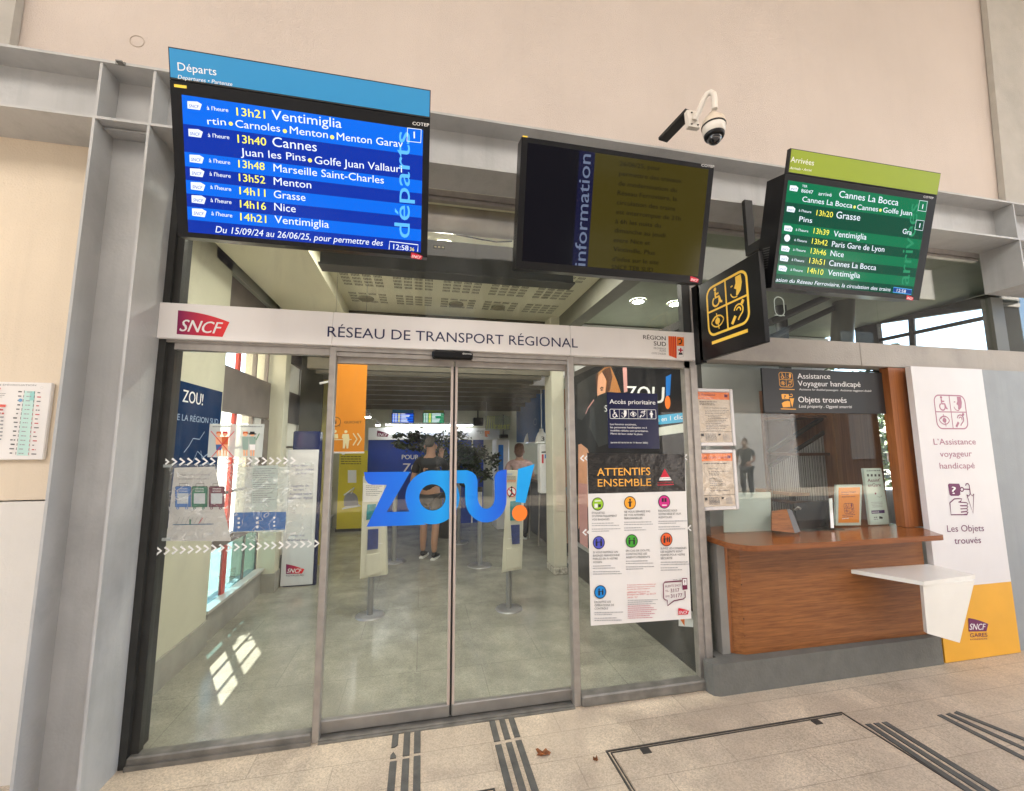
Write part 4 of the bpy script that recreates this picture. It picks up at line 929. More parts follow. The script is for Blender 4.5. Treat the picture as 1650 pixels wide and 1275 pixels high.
# wooden post and frames
t = thing('wood_post', 'upright orange wood post beside the booth window', 'post', (3.66, 0, .93))
MB().box((3.565, -.02, .932), (3.735, .045, 2.15)).build('post', WOODV, t); MB().box((3.737, -.03, .932), (3.79, .045, 2.15)).build('metal_edge', mat('grey_trim', (.14, .14, .14), .5, .3), t)
for lab, qd, ttl, sub, kk in (('upper framed orange-headed notice beside the booth glass', ((1119, 624), (1181, 628), (1187, 718), (1124.5, 720)), "L'Assistance", 'Voyageur handicapé', 0), ('lower framed orange-headed notice hanging above the counter end', ((1125, 725), (1184, 724), (1194, 820), (1131, 825)), 'Les Objets trouvés', '', 1)):
    t = thing('framed_notice', lab, 'notice', at_y(*qd[3], .0), 'framed notices by the booth')
    x0 = (at_y(*qd[0], .02).x + at_y(*qd[3], .02).x) / 2; x1 = (at_y(*qd[1], .02).x + at_y(*qd[2], .02).x) / 2; z1 = (at_y(*qd[0], .02).z + at_y(*qd[1], .02).z) / 2; z0 = (at_y(*qd[2], .02).z + at_y(*qd[3], .02).z) / 2
    f_ = .026; mb = MB()
    mb.box((x0, .02, z0), (x0 + f_, .04, z1), None, .005).box((x1 - f_, .02, z0), (x1, .04, z1), None, .005).box((x0 + f_, .021, z1 - f_), (x1 - f_, .04, z1), None, .004).box((x0 + f_, .021, z0), (x1 - f_, .04, z0 + f_), None, .004); mb.build('frame', mat('silver_snap_frame', (.62, .60, .60), .35, .35), t)
    MB().box((x0 + f_, .03, z0 + f_), (x1 - f_, .038, z1 - f_)).build('sheet', mat('cream_paper', (.66, .56, .44), .55), t)
    pl = plane_y(.0298); pr = Print(pl, .0003); W_ = x1 - x0 - 2 * f_; H_ = z1 - z0 - 2 * f_; X = lambda u: x0 + f_ + u * W_; Z = lambda v: z1 - f_ - v * H_
    pr.poly_uv([(X(0), Z(0)), (X(1), Z(0)), (X(1), Z(.15)), (X(0), Z(.15))], mat('notice_orange', rgb(240, 125, 45), .4))
    pr.text_uv(ttl, (X(.05), Z(.075 if sub else .1)), (X(.55 if sub else .85), Z(.075 if sub else .1)), .02, MAROON)
    if sub: pr.text_uv(sub, (X(.04), Z(.13)), (X(.5), Z(.13)), .011, MAROON)
    pr.poly_uv([(X(.84), Z(.04)), (X(.95), Z(.05)), (X(.94), Z(.1)), (X(.84), Z(.1))], MAROON)
    def ln(u, v, u2, h, mm):
        x = u; rnd = random.Random(int(v * 999))
        while x < u2: ww = rnd.uniform(.03, .1); pr.poly_uv([(X(x), Z(v)), (X(min(u2, x + ww)), Z(v)), (X(min(u2, x + ww)), Z(v + h)), (X(x), Z(v + h))], mm); x += ww + .015
    if kk == 0:
        for v, u2 in ((.19, .6), (.22, .5), (.25, .55)): ln(.05, v, u2, .012, DGREY)
        pr.text_uv("Conditions d'utilisation du service", (X(.18), Z(.33)), (X(.9), Z(.33)), .011, DGREY)
        for j in range(13): ln(.2 if j not in (4, 5, 6) else .28, .36 + j * .033, .95 - (j * 37 % 30) / 100, .009, GREYINK)
    else:
        ln(.06, .19, .8, .014, DGREY); pr.text_uv('Objets trouvés', (X(.2), Z(.30)), (X(.52), Z(.30)), .011, DGREY)
        for j in range(8): ln(.22, .34 + j * .033 + (.03 if j > 2 else 0), .9 - (j * 41 % 45) / 100, .009, GREYINK)
        pr.text_uv('Tarif', (X(.2), Z(.67)), (X(.34), Z(.67)), .011, DGREY); ln(.22, .7, .85, .009, GREYINK)
    pr.stroke_uv([(X(.0), Z(.79)), (X(1), Z(.79))], .002, DGREY)
    for j in range(6): ln(.16, .83 + j * .024, .5, .01, GREYINK); ln(.7, .83 + j * .024, .9, .008, PALEINK)
    pr.poly_uv([(X(.03), Z(.83)), (X(.11), Z(.83)), (X(.11), Z(.88)), (X(.03), Z(.88))], DGREY); pr.poly_uv([(X(.56), Z(.83)), (X(.64), Z(.83)), (X(.62), Z(.86)), (X(.56), Z(.87))], DGREY)
    pr.build('print', t)
    MB().box((x0 + f_, .0275, z0 + f_), (x1 - f_, .0285, z1 - f_)).build('cover_film', glass('notice_film', (.98, .98, .98), .05, .6, .08, 0, (1, 1, 1), .8), t)
# things on the counter
t = thing('acrylic_screen', 'frosted white acrylic sheet standing at the left end of the counter', 'screen', (2.2, .1, .93))
MB().prism([at_y(1165.5, 795, .12), at_y(1242, 793, .12), at_y(1243, 856, .12), at_y(1167, 858, .12)], (0, .006, 0)).build('sheet', glass('frosted_acrylic', (.9, .95, .93), .05, .8, .1, .72, (.82, .88, .86)), t)
t = thing('speaking_hatch', 'wooden sided speaking hatch with a dark glass front on the counter', 'hatch', (2.75, .1, .93))
A, B_, C_, D_, E_ = at_y(1244, 826, .1), at_y(1269, 820, .1), at_y(1290, 858, -.02), at_y(1281, 859, -.02), at_y(1244, 857, .06)
MB().prism([at_y(1244, 824, .07), at_y(1268, 821, .05), at_y(1281, 859, -.05), at_y(1244, 855, .0)], (.01, .02, 0)).build('cheek', WOOD, t)
MB().prism([at_y(1268, 821, .048), at_y(1276, 822, .05), at_y(1290, 857, -.045), at_y(1281, 859.5, -.052)], (.006, .02, 0)).build('edge_plate', mat('grey_edge', (.13, .13, .13), .5), t)
MB().prism([at_y(1279, 812, .14), at_y(1335, 806, .14), at_y(1341, 846, .1), at_y(1290, 856, .1)], (0, .012, 0)).build('front_pane', mat('smoked_pane', (.02, .02, .022), .08), t)
MB().prism([at_y(1336, 804, .1), at_y(1341, 803, .1), at_y(1344, 851, .02), at_y(1339, 851, .02)], (.008, .01, 0)).build('white_edge', PWHITE, t)
mb = MB(); mb.tube([at_y(1281, 822, .1), at_y(1286, 818, .08), at_y(1290, 820, .06)], .008, None, 8); mb.build('latch', ALU, t)
def stand(name, lab, qd, Y, fm, sm, f):
    t = thing(name, lab, 'display stand', at_y(*qd[3], Y), None); P = [at_y(*q, Y) for q in qd]
    MB().prism(P, (0, .018, 0)).build('frame', fm, t)
    c = sum(P, Vector()) / 4; I = [p + (c - p) * 1.0 for p in P]
    w_ = (P[1] - P[0]).length; h_ = (P[3] - P[0]).length
    I = [c + (p - c).dot(Vector((1, 0, 0))) * Vector((1, 0, 0)) * (1 - 2 * f / w_) + Vector((0, 0, (p - c).z * (1 - 2 * f / h_))) for p in P]
    MB().prism([p + Vector((0, -.002, 0)) for p in I], (0, .0015, 0)).build('sheet', sm, t); return t
FRM = mat('pale_mint_frame', (.55, .62, .58), .35)
t = stand('framed_card', 'small orange card in a pale frame standing on the counter', ((1348, 781.5), (1389, 781), (1387, 846.5), (1347, 847)), .1, FRM, mat('orange_card', rgb(236, 145, 55), .5), .02)
pr = Print(plane_y(.098), .0006, 1200, 640, 5.314)
pr.text('Assistance Voyageur', (826, 820), (952, 816), 13, MAROON, .01); pr.text('Handicapé', (828, 838), (890, 836), 12, MAROON); pr.line_px((832, 858), (945, 855), 5, MAROON)
c0, c1 = pr.U((855, 998)), pr.U((928, 908)); icons4(pr, (c0 + c1) / 2, abs(c1.x - c0.x), abs(c1.y - c0.y), MAROON)
pr.line_px((835, 1015), (945, 1008), 5, MAROON); pr.line_px((835, 1030), (930, 1024), 5, MAROON); pr.line_px((832, 1045), (890, 1040), 6, PWHITE); pr.build('print', t)
t = stand('brochure_stand', 'narrow pale green Assist en Gare card leaning at the right of the counter', ((1391, 755), (1420, 754.5), (1434, 845), (1402.5, 846)), .09, FRM, mat('mint_paper', (.58, .68, .64), .5), .008)
pr = Print(plane_y(.088), .0008, 1200, 640, 5.314)
pr.text("Assist'", (1052, 728), (1160, 722), 30, MAROON, .02); pr.text('enGare', (1056, 768), (1166, 765), 30, MAROON, .02)
for k in range(4): pr.poly([(1045 + k * 32, 660), (1062 + k * 32, 660), (1063 + k * 32, 680), (1047 + k * 32, 680)], DGREY)
pr.line_px((1042, 636), (1160, 632), 7, GREYINK); pr.disc((1119, 826), 7, MAROON, 12); pr.stroke([(1135, 850), (1150, 858), (1170, 852), (1176, 835)], 2, GREYINK)
for k in range(4): pr.line_px((1080 + k * 4, 905 + k * 13), (1180, 900 + k * 13), 4, PALEINK)
pr.poly([(1082, 972), (1195, 966), (1198, 992), (1086, 1000)], mat('violet_print', rgb(60, 35, 95), .5)); pr.text('SERVICE', (1090, 994), (1150, 990), 14, PWHITE, .02)
pr.sncf([(1150, 1020), (1180, 1020), (1180, 1042), (1150, 1042)], INKK, None); pr.line_px((1105, 1036), (1140, 1034), 10, GREYINK); pr.line_px((1105, 1052), (1140, 1050), 8, PALEINK); pr.build('print', t)

# ---- right poster wall
t = thing('assistance_poster', 'tall white and yellow panel about assistance and lost property at the right', 'poster', (4, -.1, 0))
YP = -.1
xl = (at_y(1465, 598, YP).x + at_y(1528, 1073, YP).x) / 2; xr = (at_y(1582.7, 603, YP).x + at_y(1646, 1057, YP).x) / 2; ys = (at_y(1490, 962, YP).z + at_y(1630, 955, YP).z) / 2 + .0
MB().box((xl, YP, .51), (xr, -.06, 2.149)).build('white_sheet', mat('satin_white_sheet', (.74, .73, .745), .3, var=.02, streak=.04), t)
MB().box((xl, YP, .004), (xr, -.06, .5095)).build('yellow_foot', mat('mustard_sheet', rgb(232, 172, 52), .4, var=.05, vscale=5), t)
pl = plane_y(YP); VI = mat('plum_print', rgb(104, 30, 84), .5); VIL = mat('faded_plum_print', rgb(172, 116, 138), .5)
pr = Print(pl, .0006, 1460, 590, 4.11)
c0, c1 = pr.U((195, 305)), pr.U((398, 305)); c2 = pr.U((290, 195)); c3 = pr.U((305, 415)); icons4(pr, ((c0.x + c1.x) / 2, (c2.y + c3.y) / 2), c1.x - c0.x, c2.y - c3.y, VIL, lw=.010)
for s_, a, b in (("L’Assistance", (183, 521), (462, 519)), ('voyageur', (225, 602), (436, 598)), ('handicapé', (223, 680), (455, 677))): pr.text(s_, a, b, 42, VIL, .0)
for s_, a, b in (('Les Objets', (272, 1098), (516, 1093)), ('trouvés', (320, 1178), (496, 1172))): pr.text(s_, a, b, 46, VI, .0)
pr.poly([(276, 786), (284, 778), (350, 779), (358, 800), (357, 852), (346, 860), (296, 860), (286, 850)], VI); pr.text('?', (304, 846), (332, 846), 50, PWHITE, .03)
o_ = [(368 + 11 * math.cos(a), 817 + 13 * math.sin(a)) for a in [k * .5 for k in range(13)]]; pr.stroke(o_, 6, VI, True); pr.stroke([(380, 815), (420, 817)], 6, VI)
pr.stroke([(392, 792), (396, 780), (408, 778), (416, 790), (424, 845)], 6, VI); pr.stroke([(400, 852), (412, 862), (424, 846), (436, 860), (446, 846), (442, 975), (400, 852)], 5, VI)
pr.stroke([(288, 905), (318, 880), (345, 878), (368, 880), (360, 896), (345, 902)], 6, VI); pr.stroke([(288, 905), (296, 985), (402, 984), (408, 965)], 6, VI)
for k in range(4): pr.stroke([(352 + k * 3, 902 + k * 22), (396, 904 + k * 20), (408, 912 + k * 20), (400, 926 + k * 18), (362, 926 + k * 20)], 5, VI)
pr.z(1100, 820, 2.802)
pr.sncf([(1288, 492), (1380, 500), (1376, 552), (1290, 556)], VI, PWHITE); pr.text('GARES', (1296, 580), (1375, 577), 19, VI, .015); pr.text('& CONNEXIONS', (1297, 593), (1374, 589), 7, VI, .015)
pr.build('print', t)
t = thing('side_wall', 'blue grey painted wall to the right of the tall poster panel', 'wall', (5.5, 0, 0))
MB().box((xr + .004, -.075, 0), (9, .1, 2.15)).build('face', mat('blue_grey_paint', (.30, .325, .345), .55, var=.06, bump=.15, streak=.15), t)
MB().box((5.03, -.09, 1.28), (5.2, -.0755, 1.45)).build('switch_plate', WHITE, t)
# ---- low white shelf with its tapered leg plate
WSH = mat('white_lacquer', (.82, .80, .74), .3, var=.04, vscale=5)
t = thing('wheelchair_shelf', 'small white angled wheelchair shelf with a tapered support plate', 'shelf', (3.4, -.25, .2))
Z_ = .672
P = [at_z(1369, 917.5, Z_), at_z(1496, 909, Z_), at_z(1571, 926.5, Z_), at_z(1489, 937.5, Z_)]
MB().prism(P, (0, 0, -.026)).build('top', WSH, t)
Yp = P[3].y + .012
Q = [at_y(1487, 942, Yp), at_y(1570, 931, Yp), at_y(1546.5, 1036, Yp), at_y(1494, 1021, Yp)]; Q[0].z = Q[1].z = Z_ - .0265
MB().prism(Q, (.016, .03, 0)).build('support_plate', WSH, t)

# ================================================================== FLOOR DETAILS OUTSIDE
RIB = mat('dark_grey_rib', (.10, .098, .09), .65, var=.25, vscale=20, bump=.3, bscale=200)
def strip(lab, ribs):
    c = sum((sum((Vector(p) for p in r), Vector()) / len(r) for r in ribs), Vector()) / len(ribs)
    t = thing('tactile_strip', lab, 'tactile strip', (c.x, c.y, 0), 'tactile guidance strips on the paving')
    for r in ribs:
        b = [Vector((p[0], p[1], .0005)) for p in r]; cc = sum(b, Vector()) / len(b); mb = MB()
        top = [Vector((cc.x + (p.x - cc.x) * .9, cc.y + (p.y - cc.y) * .985, .0055)) for p in b]; n = len(b)
        mb.idx(b + top, [tuple(range(n, 2 * n))[::1]] + [(i, (i + 1) % n, (i + 1) % n + n, i + n) for i in range(n)]); mb.build('rib', RIB, t)
def rib(x, y0, y1, w_=.034): return [(x - w_ / 2, y1, 0), (x + w_ / 2, y1, 0), (x + w_ / 2, y0, 0), (x - w_ / 2, y0, 0)]
X_ = [at_z(*q).x for q in ((634, 1225), (654, 1225), (672, 1225))]
strip('three short tactile ribs nearest the left door leaf, the outer one broken', [[(X_[0] - .017, -.03, 0), (X_[0] + .016, -.03, 0), (X_[0] + .016, -.12, 0), (X_[0] + .002, -.135, 0), (X_[0] - .017, -.135, 0)], [(X_[0] - .017, -.19, 0), (X_[0] - .004, -.17, 0), (X_[0] + .012, -.2, 0), (X_[0] + .012, -.215, 0), (X_[0] - .017, -.215, 0)], rib(X_[1], -.21, -.025), rib(X_[2], -.2, -.02)])
strip('three longer tactile ribs in front of the left door leaf at the bottom edge', [rib(X_[0], -.6, -.235), rib(X_[1], -.6, -.23), rib(X_[2], -.6, -.222)])
X2 = [at_z(*q).x for q in ((800, 1190), (817, 1188), (833, 1186))]
strip('three short tactile ribs nearest the right door leaf', [rib(X2[0], -.205, -.035), rib(X2[1], -.2, -.03), rib(X2[2], -.195, -.028)])
strip('three longer tactile ribs in front of the right door leaf running to the bottom edge', [rib(X2[0], -.65, -.23), rib(X2[1], -.65, -.225), rib(X2[2], -.65, -.22)])
def rib4(a, b, w_): a, b = at_z(*a), at_z(*b); d = Vector((w_ / 2, 0, 0)); return [a - d, a + d, b + d, b - d]
def ribdir(a, b, w_):
    a, b = at_z(*a), at_z(*b); d = (b - a).normalized(); n = Vector((-d.y, d.x, 0)) * w_ / 2; b = a + (b - a) * 1.35; return [a + n, a - n, b - n, b + n][::-1]
strip('three long slanting tactile ribs beside the corner of the floor hatch', [ribdir((1398, 1167), (1560, 1275), .034), ribdir((1411, 1165.5), (1581, 1275), .034), ribdir((1424, 1164), (1603, 1275), .034)])
strip('three long slanting tactile ribs at the far right edge', [ribdir((1513, 1152.5), (1650, 1223), .032), ribdir((1526, 1150.5), (1650, 1207), .032), ribdir((1538, 1148), (1650, 1192), .032)])
# hatch
HF = mat('hatch_frame', (.06, .056, .05), .5, .3, var=.3)
t = thing('floor_hatch', 'large paved floor hatch outlined by a dark metal frame', 'hatch', (1.7, -.7, 0))
c0, c1 = at_z(974, 1208), at_z(1355, 1151); c2 = at_z(1040, 1300); yb = -.4
mb = MB(); yT = (c0.y + c1.y) / 2
mb.box((c0.x, yT - .008, .0), (c1.x + .02, yT, .004)).box((c0.x, yT - 1.2, .0), (c0.x + .009, yT - .008, .004)).box((c0.x + .019, yT - 1.2, 0), (c0.x + .024, yT - .02, .004)).box((c1.x + .012, yT - 1.2, 0), (c1.x + .02, yT - .008, .004)).box((c0.x + .02, yT - .021, 0), (c1.x, yT - .017, .004))
mb.build('frame', HF, t)
MB().box((c0.x + .03, yT - 1.2, .0), (c1.x - .004, yT - .028, .003)).build('lid', FLOOR, t)
for q in ((1036, 1205), (1312, 1162)):
    c = at_z(*q); MB().box((c.x - .024, yT - .065, .003), (c.x + .024, yT - .03, .0065)).build('lift_plate', HF, t)
t = thing('floor_hatch', 'corner of a small dark framed hatch at the very bottom edge', 'hatch', (.3, -.6, 0))
c = at_z(797, 1271); MB().box((c.x - .5, c.y - .006, 0), (c.x, c.y, .004)).box((c.x - .008, c.y - .4, 0), (c.x, c.y - .006, .004)).build('frame', HF, t)
# leaves
def leaf(name, lab, q, s, seed):
    rnd = random.Random(seed); c = at_z(*q); n = 16; mb = MB(); R = []
    for ring, rr in ((0, .35), (1, .75), (2, 1)):
        for k in range(n):
            a = 2 * math.pi * k / n; r = s * rr * (1 + rnd.uniform(-.25, .25) * rr) * (1.35 if abs(math.cos(a)) > .8 else 1)
            R.append(c + Vector((r * math.cos(a), r * .8 * math.sin(a), .004 + rr * rnd.uniform(.002, .018) + .006 * math.sin(a * 3))))
    fs = []
    for k in range(2):
        for i in range(n): j = (i + 1) % n; fs.append((k * n + i, k * n + j, k * n + n + j, k * n + n + i))
    mb.idx(R, fs + [tuple(range(n))]); o = mb.build(name, mat('dry_leaf', (.26, .085, .022), .7, var=.5, vscale=40)); tag(o, lab, 'leaf')
leaf('dry_leaf', 'crumpled brown dry leaf lying on the paving before the right door', (875, 1217), .026, 4)
leaf('dry_leaf', 'tiny dry leaf scrap on the paving near the hatch corner', (960, 1227), .009, 9)

# ================================================================== HALL BEHIND THE GLASS
XW = -1.65
HALLW = mat('hall_cream_paint', (.55, .54, .42), .75, var=.05, vscale=3, bump=.12, dirt=.12)
HALLG = mat('hall_grey_green', (.40, .41, .34), .75, var=.06, vscale=3, dirt=.15)
SPAN = mat('brown_grey_spandrel', (.16, .135, .12), .55, var=.2, vscale=5)
SKIRT = mat('hall_skirting', (.33, .32, .28), .5, var=.15)
REDF = mat('red_frame', (.55, .06, .045), .45)
TEAL = glass('teal_glass', (.42, .60, .63), .06, .8)
t = thing('hall_wall', 'pale green-grey wall pier at the left inside the hall with a low skirting', 'wall', (-1.7, .7, 0))
MB().box((-1.95, .065, .2), (XW + .02, 1.33, 3.22)).build('face', HALLW, t); MB().box((-1.95, .065, 0), (XW + .035, 1.335, .2)).build('skirting', SKIRT, t)
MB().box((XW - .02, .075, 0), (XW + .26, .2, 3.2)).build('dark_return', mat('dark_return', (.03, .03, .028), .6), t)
t = thing('hall_wall', 'short pale pier between the hall windows beside the tall leaflet panel', 'wall', (-1.6, 2.65, 0))
MB().box((-1.95, 2.58, .2), (-1.53, 2.76, 3.22)).build('face', HALLW, t); MB().box((-1.95, 2.57, 0), (-1.515, 2.775, .2)).build('skirting', SKIRT, t)
def window(lab, y0, y1, reds, bars, zs, PANE=None):
    t = thing('hall_window', lab, 'window', (XW, (y0 + y1) / 2, 0), 'windows in the left hall wall')
    mb = MB().box((XW - .12, y0, 0), (XW + .0, y1, .24)); mb.build('low_wall', SKIRT, t)
    MB().box((XW - .13, y0, .24), (XW + .03, y1, .265)).build('sill', mat('pale_sill', (.5, .48, .44), .4), t)
    MB().box((XW - .06, y0, .265), (XW - .052, y1, .70)).build('lower_pane', PANE or TEAL, t)
    mb = MB().box((XW - .065, y0, .70), (XW - .02, y1, .78)).box((XW - .065, y0, 1.86), (XW - .02, y1, 2.26)).box((XW - .065, y0, 2.64), (XW - .02, y1, 3.06)); mb.build('spandrel', SPAN, t)
    MB().box((XW - .33, y0 - .3, 3.06), (XW + .02, y1, 3.22)).build('head', HALLG, t)  # unseen outer overhang deepened to block sun on the upper panes
    MB().box((XW - .06, y0, .78), (XW - .052, y1, 1.93)).box((XW - .06, y0, 2.24), (XW - .052, y1, 2.64)).build('pane', PANE or GLASS, t)
    mb = MB()
    for y in reds: mb.box((XW - .07, y - .03, .265), (XW - .042, y + .03, .70)).box((XW - .07, y - .03, .78), (XW - .042, y + .03, 1.93)).box((XW - .07, y - .03, 2.24), (XW - .042, y + .03, 2.64))
    mb.build('red_mullion', REDF, t)
    mb = MB()
    for y in bars: mb.box((XW - .064, y - .012, .265), (XW - .046, y + .012, .70)).box((XW - .085, y - .012, .78), (XW - .046, y + .012, 1.93)).box((XW - .085, y - .012, 2.24), (XW - .046, y + .012, 2.64))
    for z in zs: mb.box((XW - .0635, y0, z - .012), (XW - .0465, y1, z + .012))
    mb.build('glazing_bar', SPAN, t)
window('window with a red mullion at the left inside the hall, nearest the entrance', 1.34, 2.57, (1.77,), (1.335, 2.2, 2.54), (1.15, 1.55))
MB().box((XW - .075, 2.225, .785), (XW - .04, 2.535, 1.925)).build('bay_panel', mat('bay_white', (.6, .6, .57), .5), D2.objects['hall_window'])
MB().box((XW - .068, 2.40, .79), (XW - .015, 2.572, 1.85)).build('dark_post', SPAN, D2.objects['hall_window'])
window('window with red mullions farther down the left hall wall', 2.78, 6.3, (3.3, 4.3, 5.3), (3.8, 4.8, 5.8), (1.2, 1.55), glass('sun_diffuser_pane', milk=1.0, milkcol=(.55, .55, .5)))  # milky panes added to stop sun patches and spread daylight inside
# outside, seen through the windows
def leafcloud(c, rx, ry, rz, n, s, m, seed, mb=None, hollow=.35):
    rnd = random.Random(seed); mb = mb or MB(); c = Vector(c)
    cl = [Vector((rnd.gauss(0, .45), rnd.gauss(0, .45), rnd.gauss(0, .45))) for _ in range(max(6, n // 90))]
    for _ in range(n):
        q = rnd.choice(cl) + Vector((rnd.gauss(0, .16), rnd.gauss(0, .16), rnd.gauss(0, .16)))
        p = c + Vector((q.x * rx, q.y * ry, q.z * rz)); a = Vector((rnd.uniform(-1, 1), rnd.uniform(-1, 1), rnd.uniform(-.6, .6))).normalized(); b = a.orthogonal().normalized()
        b = (Matrix.Rotation(rnd.uniform(0, 6.28), 3, a) @ b); k = s * rnd.uniform(.6, 1.3)
        mb.face([p - a * k, p + b * k * .42, p + a * k, p - b * k * .42], m[rnd.randrange(len(m))] if isinstance(m, list) else m)
    return mb
LG = [mat('leaf_light', (.14, .22, .045), .55), mat('leaf_mid', (.08, .14, .03), .55), mat('leaf_dark', (.035, .07, .018), .55)]
BARK = mat('bark', (.12, .085, .06), .85, var=.3, vscale=20)
def tree(lab, x, y, h, r, seed, n=1500):
    t = thing('tree', lab, 'tree', (x, y, 0)); mb = MB(); mb.tube([(x, y, 0), (x + .05, y, h * .3), (x - .05, y + .1, h * .55)], [.12, .09, .05], None, 8)
    for k in range(5): a = k * 1.3; mb.tube([(x, y, h * (.35 + .05 * k)), (x + r * .6 * math.cos(a), y + r * .6 * math.sin(a), h * (.62 + .04 * k))], [.04, .012], None, 6)
    mb.build('trunk', BARK, t); leafcloud((x, y, h * .66), r, r, h * .3, n, .11, LG, seed).build('crown', None, t)
tree('leafy green tree outside seen through the left hall windows', -4.6, 3.6, 4.2, 1.3, 11, 2600)
# blue poster on the pier
PB = Plane((XW + .024, 0, 0), (0, 1, 0), (0, 0, -1))
t = thing('network_poster', 'dark blue regional network poster on the hall pier at the left', 'poster', (XW, 1, 1.1))
a0, b0 = PB.uv(284, 620), PB.uv(344, 624); zb = PB.uv(300, 745)
MB().box((XW + .0205, .45, 1.02), (XW + .0235, 1.31, at_x(344, 628, XW + .0235).z)).build('sheet', mat('network_blue', rgb(8, 44, 84), .8, var=.1, vscale=5, spec=.05), t)
pr = Print(PB, .0005); zt_ = at_x(344, 628, XW + .0235).z
pr.text_uv('ZOU!', (.72, zt_ - .14), (1.0, zt_ - .14), .09, PWHITE, .02); pr.text_uv('DE LA RÉGION SUD', (.62, zt_ - .27), (1.27, zt_ - .27), .045, mat('pale_blue_ink', rgb(150, 175, 205), .5))
random.seed(2)
for k in range(9):
    y = .55 + random.random() * .5; z = 1.1 + random.random() * .45; pts = [(y, z)]
    for j in range(4): y += random.uniform(.02, .1); z += random.uniform(-.07, .07); pts.append((min(y, 1.28), z))
    pr.stroke_uv(pts, .006, MC['pale_blue_ink'])
pr.build('print', t)

# tall leaflet panel (VOYAGEURS) and navy box
t = thing('leaflet_totem', 'tall slim white Scan me totem with a red emblem, behind the left glass', 'panel', (-1.34, 2.73, 0))
qd = [at_y(481, 728, 2.73), at_y(511, 728, 2.73), at_y(500, 945, 2.73), at_y(449, 947, 2.73)]; xl_, xr_ = -1.50, -1.17
MB().box((xl_, 2.73, .02), (xr_, 2.75, 1.52)).build('board', mat('leaflet_white', (.62, .63, .66), .4), t)
MB().box((xl_ + .02, 2.745, 0), (xr_ + .03, 2.80, 1.5)).build('navy_edge', mat('navy_edge', rgb(24, 30, 70), .5), t)
pr = Print(plane_y(2.73), .001, 240, 580, 3.357); VB_ = mat('violet_blue_ink', rgb(90, 98, 150), .5)
for s_, a, b in (('Save time !', (770, 578), (873, 575)), ('your ticket', (792, 600), (892, 597)), ('on line', (792, 621), (852, 619)), ('Gagnez du', (768, 688), (866, 685)), ('temps !', (780, 708), (850, 706)), ('Achetez votre', (760, 732), (880, 729)), ('billet en digital', (752, 754), (884, 751)), ('Scan me', (768, 957), (842, 954)), ('Scannez moi', (748, 980), (858, 978))): pr.text(s_, a, b, 13, VB_, .015)
pr.text('VOYAGEURS', (741, 1172), (836, 1169), 10, DGREY, .01)
pr.sncf([(742, 1104), (846, 1118), (834, 1156), (741, 1160)], logo_mat('panel_emblem_red', -1.45, -1.25), PWHITE); pr.build('print', t)
t = thing('wall_cabinet', 'shiny navy blue box behind the slim white leaflet panel', 'box', (-1.35, 2.95, 1.45))
MB().box((-1.5, 2.9, 1.46), (-1.2, 3.05, 1.74), None, .01).build('body', mat('gloss_navy', rgb(20, 34, 92), .12), t); MB().box((-1.42, 2.93, 0), (-1.28, 3.02, 1.46)).build('leg', DARKFR, t)
t = thing('hall_pillar', 'dark olive pillar in the hall beside the wall lamps', 'pillar', (-1.42, 3.6, 0))
MB().box((-1.62, 3.55, 0), (-1.34, 3.85, 3.2)).build('shaft', mat('olive_dark', (.075, .072, .045), .6, var=.2), t); MB().box((-1.338, 3.6, 0), (-1.22, 3.85, 3.2)).build('lit_side', mat('yellow_lit_tone', (.42, .36, .12), .7, var=.1), t)  # yellow light on the pillar's side is put into its colour
LAMP = mat('lit_lamp', (1, .97, .9), .4, emit=14)
def spot(lab, q, Y, s, r):
    c = at_y(*q, Y); t = thing('wall_spot', lab, 'lamp', c, 'spot lamps on the left of the hall')
    MB().lathe(c, [(.0, .09 * s), (.03 * s, .085 * s), (.05 * s, .05 * s), (.062 * s, 0), (.058 * s, -.002)], None, 18).build('shade', PWHITE, t)
    MB().lathe(c, [(.0, -.022 * s), (.045 * s, -.018 * s), (.055 * s, 0)], LAMP, 16).build('bulb', None, t)
    MB().tube([c + Vector((0, 0, .08 * s)), c + Vector((-.06 * s, .02, .15 * s)), c + Vector((-.16 * s, .05, .13 * s))], .012 * s, None, 8).build('arm', PWHITE, t)
    return t
spot('lit white spot lamp seen behind the orange banner edge', (540, 638), 2.4, 1.1, 1)
spot('smaller lit spot lamp right of the orange banner', (592, 672), 4.6, 1.0, 1)
spot('small faint spot lamp left of the far departures screen', (609, 685), 5.6, .8, 1)
# orange banner, yellow totem
t = thing('hanging_banner', 'orange GUICHET banner hanging in the hall behind the left door', 'banner', (-.62, 1.2, 1.51))
BQ = plane_y(1.2)
MB().box((-.775, 1.2, 1.51), (-.475, 1.206, 2.33)).build('cloth', mat('orange_banner', rgb(232, 145, 30), .5, var=.04), t)
MB().box((-.775, 1.198, 1.495), (-.475, 1.21, 1.51)).build('bottom_bar', WHITE, t)
mb = MB()
for x in (-.75, -.5): mb.tube([(x, 1.203, 2.33), (x, 1.203, 3.2)], .0014, None, 6)
mb.build('wire', BLACKM, t)
pr = Print(BQ, .001, 520, 560, 6.375); BRN = mat('brown_print', rgb(92, 66, 34), .5); CRM = mat('cream_print', rgb(240, 226, 180), .5)
pr.text('GUICHET', (222, 781), (400, 780), 26, BRN, .0)
cc = pr.U((134, 764)); rr = (pr.U((184, 764)) - cc).length; pr.stroke_uv([(cc.x + rr * math.cos(a), cc.y + rr * math.sin(a)) for a in [k * .29 for k in range(22)]], .005, BRN, True); pr.text('i', (126, 786), (142, 786), 44, BRN, .02); pr.stroke([(160, 800), (178, 812), (176, 790)], 5, BRN)
for x, y in ((128, 862), (238, 866)): pr.disc((x, y), 16, CRM, 16)
